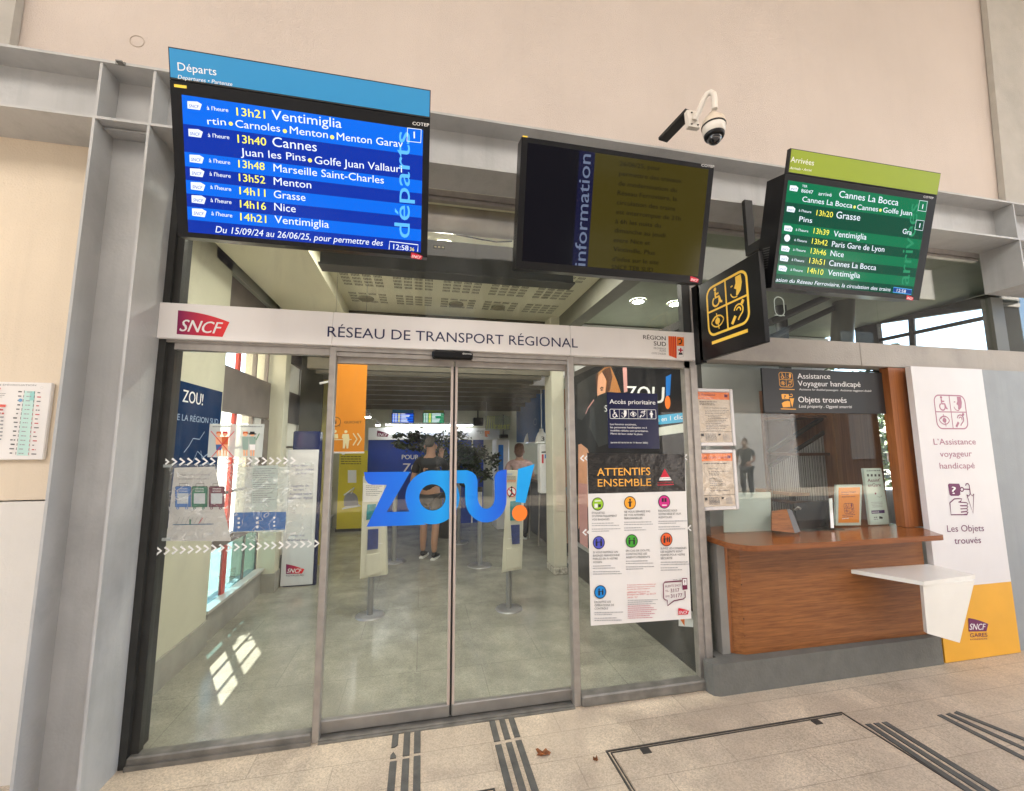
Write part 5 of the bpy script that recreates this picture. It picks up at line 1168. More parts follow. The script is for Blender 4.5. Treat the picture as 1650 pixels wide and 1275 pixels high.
pr.poly([(100, 890), (156, 890), (160, 935), (92, 935)], CRM); pr.poly([(205, 890), (268, 890), (275, 940), (262, 1038), (245, 1038), (238, 980), (226, 1038), (206, 1038), (210, 940), (196, 926)], CRM); pr.stroke([(78, 948), (298, 946)], 10, CRM)
for dx in (0, 45): pr.stroke([(312 + dx, 882), (352 + dx, 942), (312 + dx, 1006)], 13, CRM)
pr.build('print', t)
t = thing('yellow_totem', 'tall yellow green information totem in the hall behind the left door', 'totem', (-1.25, 5.9, 0))
YY = 5.9
MB().box((-1.5, YY, .05), (-1.0, YY + .08, 1.48)).build('board', mat('yellow_board', rgb(218, 200, 46), .5, var=.06), t); MB().box((-1.52, YY - .02, 0), (-.98, YY + .1, .05)).build('foot', DARKFR, t)
pr = Print(plane_y(YY), .002, 500, 520, 3.667); GR_ = mat('dome_grey', (.30, .30, .34), .6)
pr.poly([(185, 1100), (235, 1068), (285, 1072), (300, 1085), (190, 1104)], PWHITE); A_ = [(240 + 42 * math.cos(a), 1052 - 50 * math.sin(a)) for a in [k * math.pi / 14 for k in range(15)]]; pr.poly(A_ + [(198, 1085), (284, 1080)], GR_)
pr.stroke([(198, 1020), (260, 975), (240, 1010)], 8, PWHITE); pr.disc((196, 770), 12, PWHITE, 14)
for k in range(4): pr.line_px((180, 795 + k * 14), (300, 795 + k * 14), 6, mat('olive_ink', rgb(120, 112, 30), .5))
pr.poly([(222, 872), (272, 872), (272, 946), (222, 946)], PWHITE)
pr.build('print', t)

# rear wall
YR = 6.3
t = thing('hall_rear_wall', 'cream rear wall of the hall carrying the white header and screens', 'wall', (0, YR, 0))
MB().box((-1.9, YR, 0), (4.6, YR + .2, 3.3)).build('face', HALLW, t)
t = thing('rear_fascia', 'far white header sign with small emblem above the blue rear partition', 'sign', (.2, YR - .1, 1.68))
MB().box((-1.03, YR - .12, 1.685), (1.6, YR, 1.925)).build('board', PWHITE, t)
pr = Print(plane_y(YR - .12), .002, 520, 560, 6.375)
pr.sncf([(560, 853), (684, 872), (672, 920), (556, 916)], MAROON, PWHITE); pr.text('RÉSEAU DE TRANSPORT RÉGIONAL', (757, 904), (1505, 906), 32, mat('faint_blue_ink', rgb(120, 140, 175), .5), -.008)
pr.z(720, 560, 6.375); pr.text('RÉGION', (307, 868), (380, 868), 16, INKK, .02); pr.text('SUD', (340, 886), (380, 886), 16, INKK, .02); pr.poly([(388, 856), (440, 858), (438, 895), (414, 920), (390, 915)], ORANGE); pr.poly([(415, 890), (436, 890), (434, 910), (416, 912)], PWHITE); pr.line_px((352, 902), (380, 902), 5, PALEINK)
pr.build('lettering', t)
BLUEW = mat('royal_blue_panel', rgb(20, 66, 165), .35, var=.08, vscale=3)
t = thing('blue_partition', 'royal blue rear partition lettered POUR and ZOU at the back of the hall', 'partition', (.2, YR - .05, 0))
mb = MB(); mb.box((-1.03, YR - .06, 0), (1.02, YR - .001, 1.684)).box((1.05, YR - .06, 0), (1.27, YR - .001, 1.684)); mb.build('panel', BLUEW, t); MB().box((1.0205, YR - .065, 0), (1.0495, YR, 1.684)).build('post', WHITE, t)
pr = Print(plane_y(YR - .06), .002, 520, 560, 6.375)
pr.text('POUR', (812, 1148), (985, 1148), 48, PWHITE, .03); pr.text('ZOU!', (820, 1290), (1120, 1290), 105, PWHITE, .04); pr.build('lettering', t)
def minis(lab, x0, px, c1, c2, hc, seed):
    a, b = at_y(px[0], px[1], YR - .25), at_y(px[2], px[3], YR - .25); t = thing('information_screen', lab, 'screen', (a.x, YR - .2, b.z))
    MB().box((a.x - .01, YR - .25, b.z - .01), (b.x + .01, YR - .17, a.z + .01)).build('housing', BLACK, t); MB().box((a.x, YR - .17, b.z + .05), (a.x + .05, YR, b.z + .1)).build('bracket', BLACKM, t)
    MB().box((a.x, YR - .25, a.z + .012), (b.x, YR - .24, a.z + .085)).build('header_panel', hc, t)
    pr = Print(plane_y(YR - .25), .001); H = a.z - b.z; rnd = random.Random(seed)
    for k in range(8): pr.poly_uv([(a.x, a.z - H * k / 8), (b.x, a.z - H * k / 8), (b.x, a.z - H * (k + 1) / 8), (a.x, a.z - H * (k + 1) / 8)], c1 if k % 2 else c2)
    for k in range(8):
        z = a.z - H * (k + .7) / 8; W_ = b.x - a.x
        for u0_, u1_, mm in ((.04, .1, S_W), (.14, .22, S_W), (.27, .38, S_Y), (.42, .42 + rnd.uniform(.15, .45), S_W)): pr.poly_uv([(a.x + W_ * u0_, z), (a.x + W_ * u1_, z), (a.x + W_ * u1_, z + H * .06), (a.x + W_ * u0_, z + H * .06)], mm)
    pr.build('screen', t)
minis('small far departures screen glowing blue above the rear header', 0, (632, 666, 666, 683), S_L, S_D, MC['sky_blue_header'], 1)
minis('small far arrivals screen glowing green above the rear header', 0, (682, 666, 715, 683), A_L, A_V, MC['olive_green_header'], 2)
t = thing('strip_light', 'long lit strip light over the rear header sign', 'lamp', (.1, YR - .2, 1.93))
a = at_y(620, 690, YR - .2); b = at_y(762, 690, YR - .2); MB().box((a.x, YR - .26, 1.985), (b.x, YR - .15, 2.02)).build('tray', WHITE, t); MB().box((a.x + .02, YR - .23, 1.967), (b.x - .02, YR - .19, 1.984)).build('tube', mat('lit_tube', (.95, .98, 1), .4, emit=4), t)
for lab, q in (('black monitor hanging right of the rear screens', (763, 673, 779, 686)), ('small black monitor above the white ticket machine', (806, 700, 819, 706))):
    a, b = at_y(q[0], q[1], 5.8), at_y(q[2], q[3], 5.8); t = thing('hall_monitor', lab, 'monitor', (a.x, 5.8, b.z)); MB().box((a.x, 5.8, b.z), (b.x, 5.95, a.z), None, .01).build('housing', BLACK, t); MB().tube([((a.x + b.x) / 2, 5.9, a.z), ((a.x + b.x) / 2, 5.9, a.z + .4)], .012, None, 6).build('pole', BLACKM, t)
t = thing('ticket_machine', 'white ticket machine with a narrow blue display at the back right of the hall', 'machine', (1.5, 5.5, 0))
a, b = at_y(800, 708, 5.4), at_y(821, 770, 5.4); MB().box((a.x, 5.4, 0), (b.x, 5.9, a.z), None, .02).build('body', WHITE, t); a, b = at_y(803, 717, 5.4), at_y(811, 758, 5.4); MB().box((a.x, 5.392, b.z), (b.x, 5.4, a.z)).build('display', BLUEP, t)
a, b = at_y(782, 670, 5.2), at_y(822, 693, 5.2)
t = thing('glass_sign', 'translucent glass sign reading TRIB S backwards at the right of the hall', 'sign', (a.x, 5.2, b.z)); MB().box((a.x, 5.2, b.z), (b.x, 5.21, a.z)).build('pane', glass('pale_glass_sign', (.85, .9, .75), .06, .5, 0, .15), t)
PM = Plane((0, 5.2, 0), (-1, 0, 0), (0, 0, -1)); PM.n = Vector((0, -1, 0)); pr = Print(PM, .003, 720, 560, 6.375); LIMEP = mat('lime_print', rgb(190, 190, 80), .5)
pr.text("TRIB'S", (645, 838), (482, 838), 46, LIMEP, .01)
for k in range(4): pr.stroke([(408 + k * 25, 835), (425 + k * 20, 705)], 5, LIMEP)
pr.build('lettering', t); MB().tube([(a.x + .02, 5.205, a.z), (a.x + .02, 5.205, 2.7)], .004, None, 6).build('wire', ALU, t)
t = thing('blue_partition', 'slate blue sloping side wall with a white edge at the back right of the hall', 'partition', (2, 5, 1.6))
MB().box((1.98, 4.0, 1.62), (2.05, 6.25, 2.75)).build('panel', mat('slate_blue', rgb(42, 92, 150), .5, var=.1), t); MB().box((1.972, 4.0, 1.60), (1.98, 6.25, 1.625)).build('edge', WHITE, t)
Pp = Plane((1.979, 0, 0), (0, -1, 0), (0, 0, -1)); pr = Print(Pp, .001, 720, 560, 6.375)
cc = pr.U((908, 765)); pr.stroke_uv([(cc.x + .11 * math.cos(a), cc.y + .055 * math.sin(a)) for a in [k * .35 for k in range(18)]], .008, MC['pale_blue_ink'], True); pr.build('emblem', t)
# pillar, beam, pendant lamps, cabinet, desk
t = thing('hall_pillar', 'square cream pillar with a chipped foot just inside the right door', 'pillar', (1.7, 2.6, 0))
mb = MB().box((1.6, 2.5, .09), (1.765, 2.8, 3.22), None, .006); mb.build('shaft', mat('pillar_cream', (.60, .58, .47), .7, var=.05, bump=.1, dirt=.12), t); MB().box((1.595, 2.495, 0), (1.77, 2.805, .09), None, .012).build('chipped_foot', mat('chipped', (.5, .47, .4), .8, var=.6, vscale=25, bump=.8, bscale=30), t)
MB().box((1.64, 2.496, .75), (1.762, 2.499, 1.42)).build('faded_notice', mat('faded_notice', (.62, .56, .47), .5, var=.1), t)
t = thing('ceiling_beam', 'short white beam running back from the cream pillar', 'beam', (1.75, 3.4, 2.5))
MB().box((1.64, 2.81, 2.50), (1.96, 4.0, 2.64), None, .004).build('body', PWHITE, t)
def pend(lab, x, y, z, s, d):
    t = thing('pendant_lamp', lab, 'lamp', (x, y, z), 'numbered pendant lamps over the desks')
    MB().lathe((x, y, z), [(.105 * s, 0), (.10 * s, .03), (.085 * s, .09), (.06 * s, .15), (.035 * s, .18), (.03 * s, .22), (.0, .225)], None, 24).build('shade', mat('pendant_white', (.75, .74, .7), .4), t)
    MB().tube([(x, y, z + .22), (x, y, 2.9)], .008, None, 8).build('rod', ALU, t)
    MB().lathe((x, y, z + .01), [(0, .01), (.06 * s, .012)], LAMP, 14).build('bulb', None, t)
    Print(plane_y(y - .108 * s), .0).text_uv(d, (x - .035, z + .03), (x + .015, z + .03), .07, INKK, .02).build('numeral', t)
pend('white pendant lamp numbered 3 beside the cream pillar', 1.86, 3.9, 1.60, 1, '3')
pend('white pendant lamp numbered 4 farther back over the desks', 2.02, 5.3, 1.62, 1, '4')
t = thing('notice_cabinet', 'white wall unit with red labels left of the cream pillar', 'cabinet', (1.85, 3.3, 1.05))
a, b = at_y(870, 716, 3.2), at_y(893, 795, 3.2); MB().box((a.x, 3.2, b.z), (b.x, 3.35, a.z), None, .01).build('body', PWHITE, t)
pr = Print(plane_y(3.2), .002, 720, 560, 6.375); pr.poly([(972, 1070), (1020, 1068), (1020, 1082), (972, 1084)], INKK); pr.poly([(975, 1098), (994, 1098), (994, 1190), (975, 1190)], REDP); pr.poly([(1006, 1098), (1022, 1098), (1022, 1140), (1006, 1140)], BLUEP); pr.build('print', t)
t = thing('service_desk', 'dark service desk with slim legs at the back right of the hall', 'desk', (2.3, 4.4, 0))
MB().box((1.78, 3.35, .98), (2.5, 5.2, 1.02)).build('top', mat('dark_desk_top', (.06, .055, .05), .35), t); MB().box((2.0, 3.5, 0), (2.5, 5.2, .975)).build('body', mat('dark_desk', (.025, .024, .024), .5), t)
for y in (3.4, 4.0, 4.6): MB().tube([(1.82, y, 0), (1.85, y, .98)], .012, None, 8).build('leg', ALU, t)
# leaflet kiosks on poles
KP = mat('kiosk_cream', (.60, .59, .48), .45, var=.05); POLE = mat('satin_pole', (.36, .36, .36), .35, .6, var=.06, vscale=20)
def kiosk(lab, bx, by, quad, Y, lf):
    t = thing('leaflet_kiosk', lab, 'stand', (bx, by, 0), 'leaflet kiosks behind the doors')
    MB().lathe((bx, by, 0), [(.002, .018), (.1, .017), (.125, .012), (.13, .004), (.13, 0)][::-1], None, 36).build('base', POLE, t)
    MB().tube([(bx, by, .012), (bx, by, .9)], .027, None, 18).build('pole', POLE, t)
    P = [at_y(*q, Y) for q in quad]; MB().prism(P, (.01, .045, 0)).build('panel', KP, t)
    pl = plane_y(Y)
    for k, (q, mm) in enumerate(lf):
        R = [at_y(*z_, Y - .002) for z_ in q]; o = MB().prism(R, (0, -.012 if k else -.006, 0)).build('leaflet_pocket' if k < 2 else 'flap', mm, t)
    return t, pl
LFB = mat('leaflet_blue', rgb(45, 62, 120), .3, var=.3, vscale=25); LFT = mat('leaflet_teal', rgb(30, 130, 140), .35, var=.4, vscale=25)
t, pl = kiosk('cream leaflet kiosk on a pole behind the left door with a notice at its head', -.433, 1.694, ((585, 768), (620, 769), (623, 926), (580, 932.5)), 1.66, (((( 592, 813), (606, 812), (604, 836), (590, 838)), LFT), (((593, 853), (610, 852), (609, 884), (592, 886)), LFB), (((591, 893), (613, 891), (615, 922), (590, 928)), KP)))
pr = Print(pl, .003, 560, 740, 4.7227); pr.poly([(118, 180), (278, 196), (276, 322), (118, 326)], PAPER)
for k in range(6): pr.line_px((140, 205 + k * 14), (262 - k % 3 * 18, 208 + k * 14), 4.5, GREYINK)
pr.stroke([(152, 645), (268, 640)], 3, PWHITE); pr.build('print', t)
t, pl = kiosk('cream leaflet kiosk on a pole behind the right door with a red prohibition sign', .85, 1.573, ((817, 758), (845.5, 759), (841, 917), (808.5, 922.5)), 1.54, ((((822, 808), (840, 806), (839, 838), (822, 839)), LFT), (((823, 846), (837, 845), (837, 876), (825, 877)), LFB), (((816, 884), (837, 882), (838, 913), (816, 917)), KP)))
pr = Print(pl, .003, 740, 740, 4.7227)
cc = pr.U((398, 250)); pr.disc_uv(cc, .048, REDP, 28); pr.disc_uv(cc, .039, PWHITE, 28); pr.disc((398, 215), 8, INKK, 10); pr.stroke([(396, 225), (400, 262), (380, 290)], 12, INKK); pr.stroke([(400, 260), (425, 275)], 9, INKK); pr.stroke_uv([(cc.x - .03, cc.y + .03), (cc.x + .03, cc.y - .03)], .009, REDP)
pr.text('ZOU!', (362, 122), (402, 120), 14, BLUEP, .02)
for k in range(5): pr.line_px((362, 135 + k * 10), (430, 134 + k * 10), 4, GREYINK if k < 3 else ORANGE)
pr.stroke([(372, 605), (470, 602)], 3, PWHITE); pr.build('print', t)
def post(lab, bx, by, h):
    t = thing('barrier_post', lab, 'post', (bx, by, 0), 'grey barrier posts in the hall')
    MB().lathe((bx, by, 0), [(.16, 0), (.16, .006), (.15, .014), (.03, .02), (.002, .021)], None, 32).build('base', POLE, t); MB().tube([(bx, by, .015), (bx, by, h)], .03, None, 16).build('shaft', POLE, t)
    MB().tube([(bx, by, h), (bx, by, h + .06)], .034, None, 16).build('head', BLACKM, t)
post('grey barrier post behind the blue letter Z', -.338, 3.549, .97); post('grey barrier post behind the blue letter U', .776, 3.109, .95); post('far grey barrier post beside the ficus', .62, 4.5, .95)
t = thing('barrier_belt', 'black barrier belt stretched between the right barrier posts', 'belt', (.7, 3.8, .9)); MB().prism([(.776, 3.14, .92), (.62, 4.47, .92), (.62, 4.47, .97), (.776, 3.14, .97)], (.003, 0, 0)).build('strap', BLACKM, t)
# ad board on the right-hand wall
XA = 1.87; PA = Plane((XA, 0, 0), (0, -1, 0), (0, 0, -1))
t = thing('advert_board', 'big black advert of a smiling woman with long hair behind the right glass', 'advert', (XA, 1.3, .38))
MB().box((XA, .12, .40), (XA + .04, 2.48, 2.42)).build('board', mat('advert_black', (.010, .010, .012), .5, spec=.15), t)
MB().box((XA - .02, .12, .36), (XA + .04, 2.48, .40)).build('silver_rail', mat('silver_rail', (.5, .5, .5), .3, .7), t)
pr = Print(PA, .0008, 920, 570, 6.709)
SKN = mat('advert_skin', rgb(226, 165, 130), .5, var=.08, vscale=9); HAIR = mat('advert_hair', rgb(86, 48, 24), .5, var=.5, vscale=60, stretch=(1, 3, .3)); HAIRL = mat('advert_hair_light', rgb(178, 118, 64), .5, var=.3, vscale=60, stretch=(1, 3, .3)); JKT = mat('advert_jacket', rgb(26, 30, 33), .5, var=.2, vscale=10); PINK = mat('advert_pink', rgb(205, 150, 145), .5)
pr.poly([(70, 330), (210, 240), (300, 200), (300, 420), (160, 660), (120, 720), (70, 700)], JKT); pr.poly([(285, 215), (360, 150), (430, 140), (500, 300), (540, 420), (380, 430), (290, 470), (282, 330)], HAIRL); pr.poly([(282, 260), (340, 195), (372, 205), (380, 300), (372, 420), (290, 475), (280, 380)], SKN)
pr.poly([(335, 195), (375, 160), (425, 145), (450, 250), (420, 400), (372, 425), (392, 300)], HAIR); pr.poly([(270, 230), (300, 205), (290, 300), (284, 440), (272, 330)], HAIR)
pr.stroke([(316, 380), (332, 366), (352, 372)], 7, HAIR); pr.stroke([(318, 395), (334, 385), (350, 394), (334, 400)], 4, INKK, True); pr.disc((335, 392), 4, INKK, 10)
pr.poly([(560, 150), (605, 150), (612, 410), (575, 420)], PINK); pr.poly([(205, 560), (300, 450), (400, 410), (560, 430), (600, 900), (300, 1010), (200, 800)], JKT)
pr.stroke([(160, 650), (185, 590), (250, 500)], 7, PINK); pr.text('Simple', (366, 630), (560, 590), 70, PWHITE, .0)
pr.poly([(80, 985), (110, 975), (180, 1030), (240, 1200), (250, 1500), (80, 1900)], SKN)
pr.text('ZOU', (600, 500), (1005, 540), 160, PWHITE, .05); pr.poly([(1028, 250), (1086, 220), (1072, 450), (1028, 462)], MC['blue_print']); cc = pr.U((1047, 527)); pr.disc_uv(cc, .038, OV, 20, .052)
pr.poly([(640, 700), (1228, 638), (1232, 738), (640, 800)], mat('advert_cyan', rgb(40, 165, 215), .4)); pr.text('abonnements en 1 clic', (660, 770), (1210, 706), 44, PWHITE, .02)
pr.poly([(640, 850), (1236, 752), (1238, 850), (640, 930)], mat('advert_pale', (.66, .68, .62), .5))
# left end of the advert: second figure seen past the pillar
pr.z(720, 560, 6.375); pr.poly([(1206, 420), (1250, 470), (1256, 700), (1208, 720)], MC['advert_hair_light']); pr.poly([(1206, 640), (1250, 600), (1256, 1275), (1206, 1275)], SKN); pr.poly([(1215, 825), (1240, 820), (1240, 850), (1215, 852)], HAIR)
pr.z(740, 740, 4.7227); pr.poly([(806, 0), (850, 0), (850, 640), (812, 640), (806, 560)], SKN); pr.poly([(808, 220), (850, 180), (850, 480), (835, 440), (822, 300)], mat('advert_denim', rgb(175, 190, 205), .5)); pr.poly([(908, 180), (975, 190), (980, 700), (920, 660)], PINK)
pr.z(900, 550, 2.713); pr.poly([(526, 1212), (590, 1210), (590, 1250), (526, 1245)], PWHITE); pr.poly([(532, 1215), (552, 1215), (552, 1245)], ORANGE)
pr.build('print', t)
t = thing('hall_wall', 'dark low wall and base under the advert at the right inside the hall', 'wall', (1.9, 1.3, 0))
MB().box((XA + .0, .09, 0), (XA + .06, 2.5, .359)).build('base', mat('dark_base', (.045, .045, .042), .4, var=.2), t); MB().box((XA + .041, .09, .36), (XA + .12, 2.5, 2.5)).build('upper', mat('dark_partition', (.06, .055, .05), .6), t)
t = thing('exit_sticker', 'small green sticker on the edge of the advert board', 'sticker', at_x(1106, 776, XA - .003)); c = at_x(1106, 777, XA - .003); MB().box((c.x, c.y - .03, c.z - .035), (c.x + .002, c.y + .03, c.z + .035)).build('sheet', mat('exit_green', rgb(0, 120, 80), .4), t)
# ceiling
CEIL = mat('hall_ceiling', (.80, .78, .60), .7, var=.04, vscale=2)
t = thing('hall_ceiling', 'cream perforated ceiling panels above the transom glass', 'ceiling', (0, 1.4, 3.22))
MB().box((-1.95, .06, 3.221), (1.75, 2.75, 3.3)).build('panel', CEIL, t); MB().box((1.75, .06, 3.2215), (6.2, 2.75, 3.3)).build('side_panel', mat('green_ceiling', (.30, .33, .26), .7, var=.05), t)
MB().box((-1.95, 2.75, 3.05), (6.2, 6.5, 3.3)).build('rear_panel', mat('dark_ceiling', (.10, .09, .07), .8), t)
MB().box((-1.55, .07, 3.08), (-.9, 2.7, 3.22)).build('bulkhead', CEIL, t)
SLOT = mat('grille_slot', (.06, .055, .035), .8); mb = MB()
def grille(cx, cy, hole):
    for gy in range(4):
        for gx in range(4):
            if hole and gx in (1, 2) and gy in (1, 2): continue
            for k in range(6):
                x = cx - .2 + gx * .105 + k * .0135; y = cy - .155 + gy * .085; mb.face([(x, y, 3.2185), (x, y + .055, 3.2185), (x + .006, y + .055, 3.2185), (x + .006, y, 3.2185)])
for gx in range(-2, 5):
    for gy, hh in ((2.24, 1), (1.72, 0), (1.2, 0)): grille(-.64 + .5 * gx + .03, gy, hh and gx in (0, 2, 3))
mb.build('perforation', SLOT, t)
for k, (q, lab) in enumerate((((590, 483), 'round ceiling vent at the left of the perforated ceiling'), ((735, 492), 'round ceiling vent in the middle of the perforated ceiling'), ((803, 497), 'round ceiling vent at the right of the perforated ceiling'))):
    c = at_z(*q, 3.2); t = thing('ceiling_vent', lab, 'vent', (c.x, c.y, 3.2), 'round ceiling vents')
    MB().lathe((c.x, c.y, 3.2), [(.0, .004), (.05, .002), (.075, -.004), (.085, .004), (.085, .0185)], None, 28).build('disc', mat('vent_disc', (.30, .28, .2), .5), t)
for k, (q, lab) in enumerate((((1028, 487), 'lit round downlight right of the ceiling beam'), ((1088, 491), 'lit round downlight beside the dark transom post'))):
    c = at_z(*q, 3.2); t = thing('downlight', lab, 'lamp', (c.x, c.y, 3.2), 'lit ceiling downlights')
    MB().lathe((c.x, c.y, 3.2), [(.062, 0), (.09, .004), (.09, .02)], None, 24).build('trim', PWHITE, t); MB().lathe((c.x, c.y, 3.2), [(0, .002), (.06, .001), (.061, .0005)], mat('downlight_glow', (1, .96, .85), .4, emit=62), 24).build('lens', None, t)
for k, (x, y) in enumerate(((-.45, .8), (.15, .8), (.85, .8), (-.35, 1.15), (.45, 1.15), (1.25, 1.15))):  # added lamps, hidden behind the shutter box, to brighten the hall
    t = thing('downlight', 'added hidden downlight brightening the hall just inside the doors', 'lamp', (x, y, 3.2), 'added downlights hidden above the doors')
    MB().lathe((x, y, 3.2), [(.062, 0), (.09, .004), (.09, .02)], None, 24).build('trim', PWHITE, t); MB().lathe((x, y, 3.2), [(0, .002), (.06, .001), (.061, .0005)], MC['downlight_glow'], 24).build('lens', None, t)
t = thing('ceiling_beam', 'grey beam running back under the hall ceiling at the right', 'beam', (1.7, 1.5, 3.0)); MB().box((1.72, .08, 3.0), (1.88, 2.74, 3.2205)).build('body', mat('beam_grey', (.17, .165, .13), .6, var=.1), t)
t = thing('shutter_box', 'dark grey roller shutter box behind the transom glass', 'shutter box', (.25, .5, 2.85))
a, b = at_y(515, 424, .5), at_y(925, 484, .5)
mb = MB().box((a.x, .5, 2.86), (b.x, .62, 3.11), None, .006); mb.box((a.x - .01, .49, 2.845), (b.x + .01, .63, 2.859)); mb.build('casing', mat('shutter_grey', (.085, .088, .085), .45, var=.1), t)
mb = MB(); c0 = at_y(707, 399, .5)
mb.box((c0.x - .04, .494, c0.z - .014), (c0.x + .045, .4995, c0.z + .014)); mb.build('indicator', BLACKM, t); mb = MB()
for k in range(3): mb.lathe((c0.x - .025 + k * .028, .49, c0.z), [(0, 0), (.007, 0)], None, 10); mb.box((c0.x - .032 + k * .028, .492, c0.z - .004), (c0.x - .018 + k * .028, .494, c0.z + .004))
mb.build('light', CRM, t)
mb = MB(); mb.tube([at_y(735, 378, .4), at_y(770, 385, .4), at_y(800, 390, .4), at_y(825, 389, .4)], .006, None, 8); tag(mb.build('cable', BLACKM), 'thin black cable sagging along the top of the shutter box', 'cable')
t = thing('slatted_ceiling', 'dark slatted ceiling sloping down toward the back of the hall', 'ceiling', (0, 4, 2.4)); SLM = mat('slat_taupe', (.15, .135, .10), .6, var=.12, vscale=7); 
N = 9
for k in range(N):
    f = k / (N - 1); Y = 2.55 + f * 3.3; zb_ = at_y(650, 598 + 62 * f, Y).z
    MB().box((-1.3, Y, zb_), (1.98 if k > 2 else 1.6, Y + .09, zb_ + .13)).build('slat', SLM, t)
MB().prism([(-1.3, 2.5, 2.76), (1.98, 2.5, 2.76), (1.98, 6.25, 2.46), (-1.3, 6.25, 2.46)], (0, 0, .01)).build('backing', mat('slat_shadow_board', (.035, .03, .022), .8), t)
# ficus
t = thing('ficus', 'leafy potted ficus in front of the blue rear partition', 'plant', (.45, 5.0, 0))
MB().lathe((.45, 5.0, 0), [(.16, 0), (.2, .32), (.21, .34), (.18, .34), (.17, .30), (0, .3)], None, 24).build('pot', mat('dark_pot', (.05, .045, .04), .5), t)
mb = MB(); rnd = random.Random(8)
for k in range(9):
    a = k * .7; ex = .45 + .62 * math.cos(a) * rnd.uniform(.5, 1); ez = 1.35 + rnd.uniform(-.15, .4)
    mb.tube([(.45, 5, .3), (.45 + .05 * math.cos(a), 5 + .04 * math.sin(a), .8), ((.45 + ex) / 2, 5 + .15 * math.sin(a), 1.15), (ex, 5 + .25 * math.sin(a), ez)], [.022, .018, .01, .004], None, 6)
mb.build('stem', BARK, t)
FL = [mat('ficus_leaf', (.035, .065, .022), .4), mat('ficus_leaf_dark', (.016, .03, .012), .4)]
mb = MB()
for k, (x, z, rx, rz, n) in enumerate(((.05, 1.55, .42, .28, 420), (.45, 1.45, .5, .35, 600), (.85, 1.3, .42, .4, 520), (.3, 1.15, .45, .3, 420), (1.0, 1.05, .32, .3, 260), (-.12, 1.55, .3, .16, 130))): leafcloud((x, 5, z), rx, .35, rz, int(n * 1.7), .046, FL, 30 + k, mb)
mb.build('foliage', None, t)

# people
def skin_body(name, verts, edges, radii, m, parent, sub=2, root=0):
    me = D2.meshes.new(name); off = WL[parent.name]; me.from_pydata([tuple(Vector(v) - off) for v in verts], edges, []); me.update()
    o = D2.objects.new(name, me); COL.objects.link(o); o.parent = parent; WL[o.name] = off
    md = o.modifiers.new('skin', 'SKIN'); sv = me.skin_vertices[0].data
    for k, r in enumerate(radii): sv[k].radius = r if isinstance(r, tuple) else (r, r)
    sv[root].use_root = True; md.use_smooth_shade = True
    s = o.modifiers.new('sub', 'SUBSURF'); s.levels = s.render_levels = sub
    me.materials.append(m); return o
SKINM = mat('person_skin', (.36, .20, .13), .55, var=.06, vscale=14); SHIRT = mat('black_tshirt', (.012, .012, .014), .85); SHORTS = mat('charcoal_shorts', (.03, .03, .033), .85); SHOE = mat('black_trainer', (.012, .012, .013), .6); SOLE = mat('white_sole', (.7, .7, .68), .5); HAIRG = mat('dark_grey_hair', (.07, .06, .05), .8, var=.4, vscale=60)
